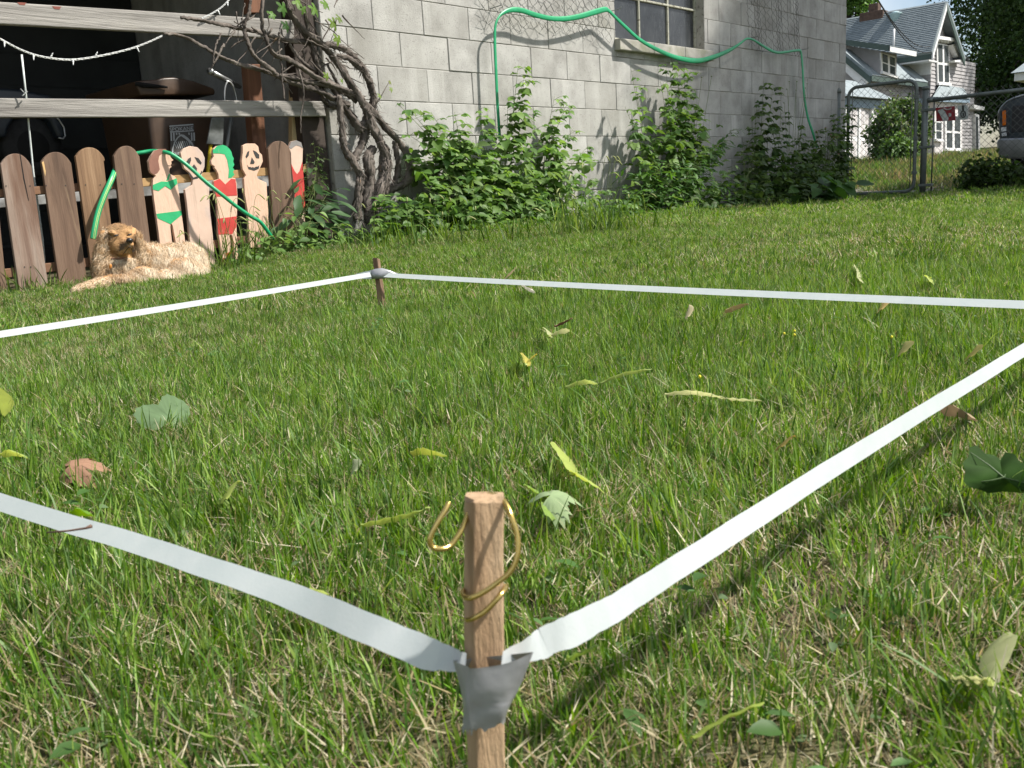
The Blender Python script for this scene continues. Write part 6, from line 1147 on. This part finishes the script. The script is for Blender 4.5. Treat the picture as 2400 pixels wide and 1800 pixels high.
# bay roof and ground-floor windows on the gable face
MB().add([gpl(905, 800, -.7), gpl(1215, 815, -.7), gpl(1160, 730, 0), gpl(965, 695, 0), gpl(905, 800, 0), gpl(1215, 815, 0)], [(0, 1, 2, 3), (0, 3, 4), (1, 5, 2), (0, 4, 5, 1)]).build('bay_roof', M_shingle, house); MB().prism([gpl(908, 802, -.66), gpl(1213, 816, -.66), gpl(1213, 850, -.66), gpl(908, 838, -.66)], (0, .5, 0)).build('bay_frieze', M_frieze, house); MB().prism([gpl(920, 840, -.5), gpl(1150, 850, -.5), gpl(1150, 1330, -.5), gpl(920, 1330, -.5)], (0, .45, 0)).build('bay_wall', M_pinkw, house)
window([gpl(1010, 1230, -.56), gpl(1140, 1235, -.56), gpl(1140, 950, -.56), gpl(1010, 940, -.56)], house, mull=True); window([gpl(925, 1150, -.56), gpl(985, 1155, -.56), gpl(985, 1010, -.56), gpl(925, 1005, -.56)], house, mull=False)
# rear wing on the right
eX = gpl(1305, 570, 3.0); MB().prism([gpl(1160, 440, 3.2), gpl(1305, 570, 3.2), gpl(1295, 590, 3.2), gpl(1100, 545, 3.2)], (0, 3, 0)).build('rear_roof', M_shingle, house); MB().box(XR - 1, gpl(1240, 900, 3.4).x + 1.4, YH + 3.4, YH + 6, gh, gpl(1240, 590, 3.4).z).build('rear_wall', M_siding, house)
MB().prism([gpl(1248, 865, -.2), gpl(1335, 885, -.2), gpl(1330, 912, -.2), gpl(1250, 900, -.2)], (0, 1.2, 0)).build('side_porch_roof', M_trim, house); MB().prism([gpl(1256, 940, -.1), gpl(1290, 950, -.1), gpl(1298, 1262, -.1), gpl(1262, 1262, -.1)], (0, .3, 0)).build('corner_window', M_trim, house); MB().prism([gpl(1266, 965, -.13), gpl(1280, 968, -.13), gpl(1284, 1245, -.13), gpl(1270, 1245, -.13)], (0, .02, 0)).build('corner_pane', M_glass, house)
cc_ = pk + Vector((0, 6.0, 0)); c1_ = aty(1930 + 368 / 3.53, 115 / 3.53, cc_.y); c2_ = aty(1930 + 505 / 3.53, 70 / 3.53, cc_.y); xm = cc_.x
w_ch = .55; yc0 = None
for yy in np.linspace(YH, YH + LEN, 60):             # find where the chimney stands along the ridge
    q_ = Vector((pk.x, yy, pk.z)); X_, D2, U_ = project(np.array(q_)); px_ = 1200 + F * (math.cos(ROL) * X_ / D2 + math.sin(ROL) * U_ / D2)
    if px_ < 1930 + 435 / 3.53: yc0 = yy; break
yc0 = yc0 or YH + 3; MB().box(pk.x - .3, pk.x + .3, yc0 - .52, yc0 + .4, pk.z - .6, pk.z + .16).build('chimney', M_brick, roof, .02); MB().box(pk.x - .18, pk.x + .18, yc0 - .28, yc0 + .1, pk.z + .16, pk.z + .46).build('chimney', M_brick, roof, .02)
vt = eL.lerp(pk, .80) + Vector((0, yc0 - YH - 1.0, 0)); MB().lathe(vt, [(.2, 0), (.2, .25), (.26, .3), (.05, .38)], 12).build('roof_vent', pmat('vent_metal', [(.35, .5, .52), (.45, .6, .62)], scale=4, rough=.4), roof, 0, True); vt = eL.lerp(pk, .12) + Vector((0, yc0 - YH - 1.3, 0)); MB().tube([vt, vt + Vector((0, 0, .9))], .04, 8).build('vent_pipe', M_trim, roof, 0, True)
# neighbouring eave at the right edge
ev = MB(); e0 = atx(1930 + 1580 / 3.53, 605 / 3.53, 24); ev.box(24, 26, e0.y - 4, e0.y, e0.z - .18, e0.z); o = ev.build('porch_eave', M_trim, None, .01); MB().add([(23.9, e0.y + .05, e0.z + .002), (23.9, e0.y - 4, e0.z + .002), (26, e0.y - 4, e0.z + .55), (26, e0.y + .05, e0.z + .55)], [(0, 1, 2, 3)]).build('roof', M_shingle, o)
for yy in (e0.y - .3, e0.y - 3.8): MB().box(25.7, 25.85, yy - .07, yy + .07, float(gz(25.8, yy)), e0.z - .18).build('post', M_trim, o)
tag(o, 'white porch eave peeking in at the right edge above the truck', 'porch')
# overhead service wires
for (dz, nm) in ((0, 'upper'), (.22, 'lower')):
    a = atx(2055, -6 + dz * 4, 20); b_ = spl(885, 380, -.3) + Vector((0, 0, -dz)); o = MB().tube([a.lerp(b_, t) - Vector((0, 0, .35 * 4 * t * (1 - t))) for t in np.linspace(-.6, 1, 24)], .012, 5).build('service_wire', M_black, None, 0, True); tag(o, '%s of two thin wires running down to the grey house' % nm, 'wire', 'service wires')
# lilac before the house
lc = atx(1930 + 620 / 3.53, 1080 / 3.53, 24.5); bush('lilac_bush', (lc.x, lc.y, lc.z), (.9, .52, .72), 9000, .11, np.array([(.07, .14, .03), (.10, .18, .04), (.055, .11, .025), (.12, .15, .05)]), 'dense green lilac bush seen through the gate', 'bush', mat=M_farleaf)
lc = atx(1930 + 640 / 3.53, 1240 / 3.53, 23.5); bush('lilac_sucker', (lc.x, lc.y, lc.z), (.7, .3, .35), 1800, .12, np.array([(.08, .15, .03), (.1, .19, .04)]), 'low green suckers below the lilac bush', 'bush', mat=M_farleaf)
tw = MB(); 
for _ in range(8): a = Vector((lc.x + random.gauss(0, .15), lc.y + random.gauss(0, .2), float(gz(lc.x, lc.y)) + .3)); b_ = a + Vector((random.gauss(0, .3), random.gauss(-.5, .5), random.uniform(1.2, 1.9))); tw.tube([a, a.lerp(b_, .5) + Vector((0, random.gauss(0, .1), .1)), b_], [.01, .007, .003], 5)
o = tw.build('bare_branches', M_bark, None); tag(o, 'bare twiggy branches rising above the lilac bush', 'branches')

# ------------------------------------------------------------------ trees
def tree(name, base, hgt, crown_c, crown_r, nclump, per, size, pal, label, group=None, trunk_r=.25, csz=.16):
    base = Vector(base); root = empty(name, base, label, 'tree', group); cc = Vector(crown_c); tb = MB(); tip = Vector((cc.x, cc.y, cc.z + crown_r[2] * .3))
    tb.tube([base - Vector((0, 0, .2)), base.lerp(tip, .3) + Vector((.1, .05, 0)), base.lerp(tip, .65), tip], [trunk_r * 1.3, trunk_r, trunk_r * .7, trunk_r * .2], 10)
    g_ = norm(rng.normal(0, 1, (nclump, 3))) * (rng.uniform(.15, 1, (nclump, 1)) ** .45); g_ *= np.array(crown_r) * (1 + .18 * rng.normal(0, 1, (nclump, 1))); g_ += np.array(cc)
    for i in range(min(nclump, 26)):
        t = random.uniform(.35, .8); a = base.lerp(tip, t); b_ = Vector(g_[i]); tb.tube([a, a.lerp(b_, .5) + Vector((0, 0, .25 * crown_r[2] * random.uniform(0, .4))), b_], [trunk_r * .35, trunk_r * .2, trunk_r * .05], 6)
    tb.build('trunk', M_bark, root, 0, True); k = nclump * per; ci = np.repeat(np.arange(nclump), per); rr = np.array(crown_r) * csz
    Pt = g_[ci] + np.clip(rng.normal(0, 1, (k, 3)), -1.7, 1.7) * rr * [1, 1, .7]; tint = rng.uniform(.75, 1.25, nclump)[ci][:, None]
    V, fs, C = leaf_arrays(Pt, rng.normal(0, 1, (k, 3)) + [0, 0, -.35], rng.normal(0, .6, (k, 3)) + [0, 0, 1], rng.uniform(.6, 1.2, k) * size, rng.uniform(.6, 1.0, k) * size, pick(pal, k) * tint)
    o = link('crown', npmesh('crown', V, fs, C), M_farleaf, root, True); o['kind'] = 'stuff'; return root
DKT = np.array([(.028, .06, .014), (.04, .08, .018), (.05, .095, .02)]); 
def ground_at(px, dist): r = ray(px, 390); p = CAM + r * (dist / math.hypot(r.x, r.y)); p.z = float(gz(p.x, p.y)); return p
q = ground_at(2515, 52); tree('maple_tree', q, 14, (q.x, q.y, 8.2), (4.7, 4.7, 7.2), 190, 330, .19, DKT, 'large dark maple behind the right side of the house', 'trees beyond the alley', .4)
q = ground_at(2610, 52); tree('maple_tree', q, 12, (q.x, q.y, 5.0), (4.2, 4.2, 4.6), 130, 330, .17, DKT * 1.25, 'broad lighter maple at the right edge behind the truck', 'trees beyond the alley', .35)
q = ground_at(2375, 60); tree('maple_tree', q, 10, (q.x, q.y, 5.6), (2.6, 2.6, 5.4), 100, 260, .18, DKT * .9, 'low dark tree directly behind the house corner', 'trees beyond the alley', .3)
q = ground_at(1985, 60); tree('poplar_tree', q, 14, (q.x, q.y, 10.8), (1.6, 1.6, 2.2), 40, 220, .20, DKT * 2.6, 'bright green treetop showing over the house roof', 'trees beyond the alley', .25)
sd = Vector((10.9, 2.3, 0)); cpos = sd + TOSUN * 11.5  # out-of-frame tree added to extend the shade over the lawn
tree('maple_tree', (cpos.x, cpos.y, float(gz(cpos.x, cpos.y))), 9, cpos, (2.2, 2.0, 2.0), 80, 80, .24, DKT * 1.6, 'unseen second maple added to shade the lawn by the gate', 'trees beyond the alley', .2, .17)
# the maple standing right of the yard, out of the frame: its keys litter the lawn, its crown shades the far end of the wall
sd = Vector((10.2, D, .7)); cpos = sd + TOSUN * 11
tree('maple_tree', (cpos.x, cpos.y, float(gz(cpos.x, cpos.y))), 9, cpos, (2.7, 2.7, 2.4), 110, 80, .24, DKT * 1.6, 'yard maple shading the far end of the block wall', 'trees beyond the alley', .22, .17)
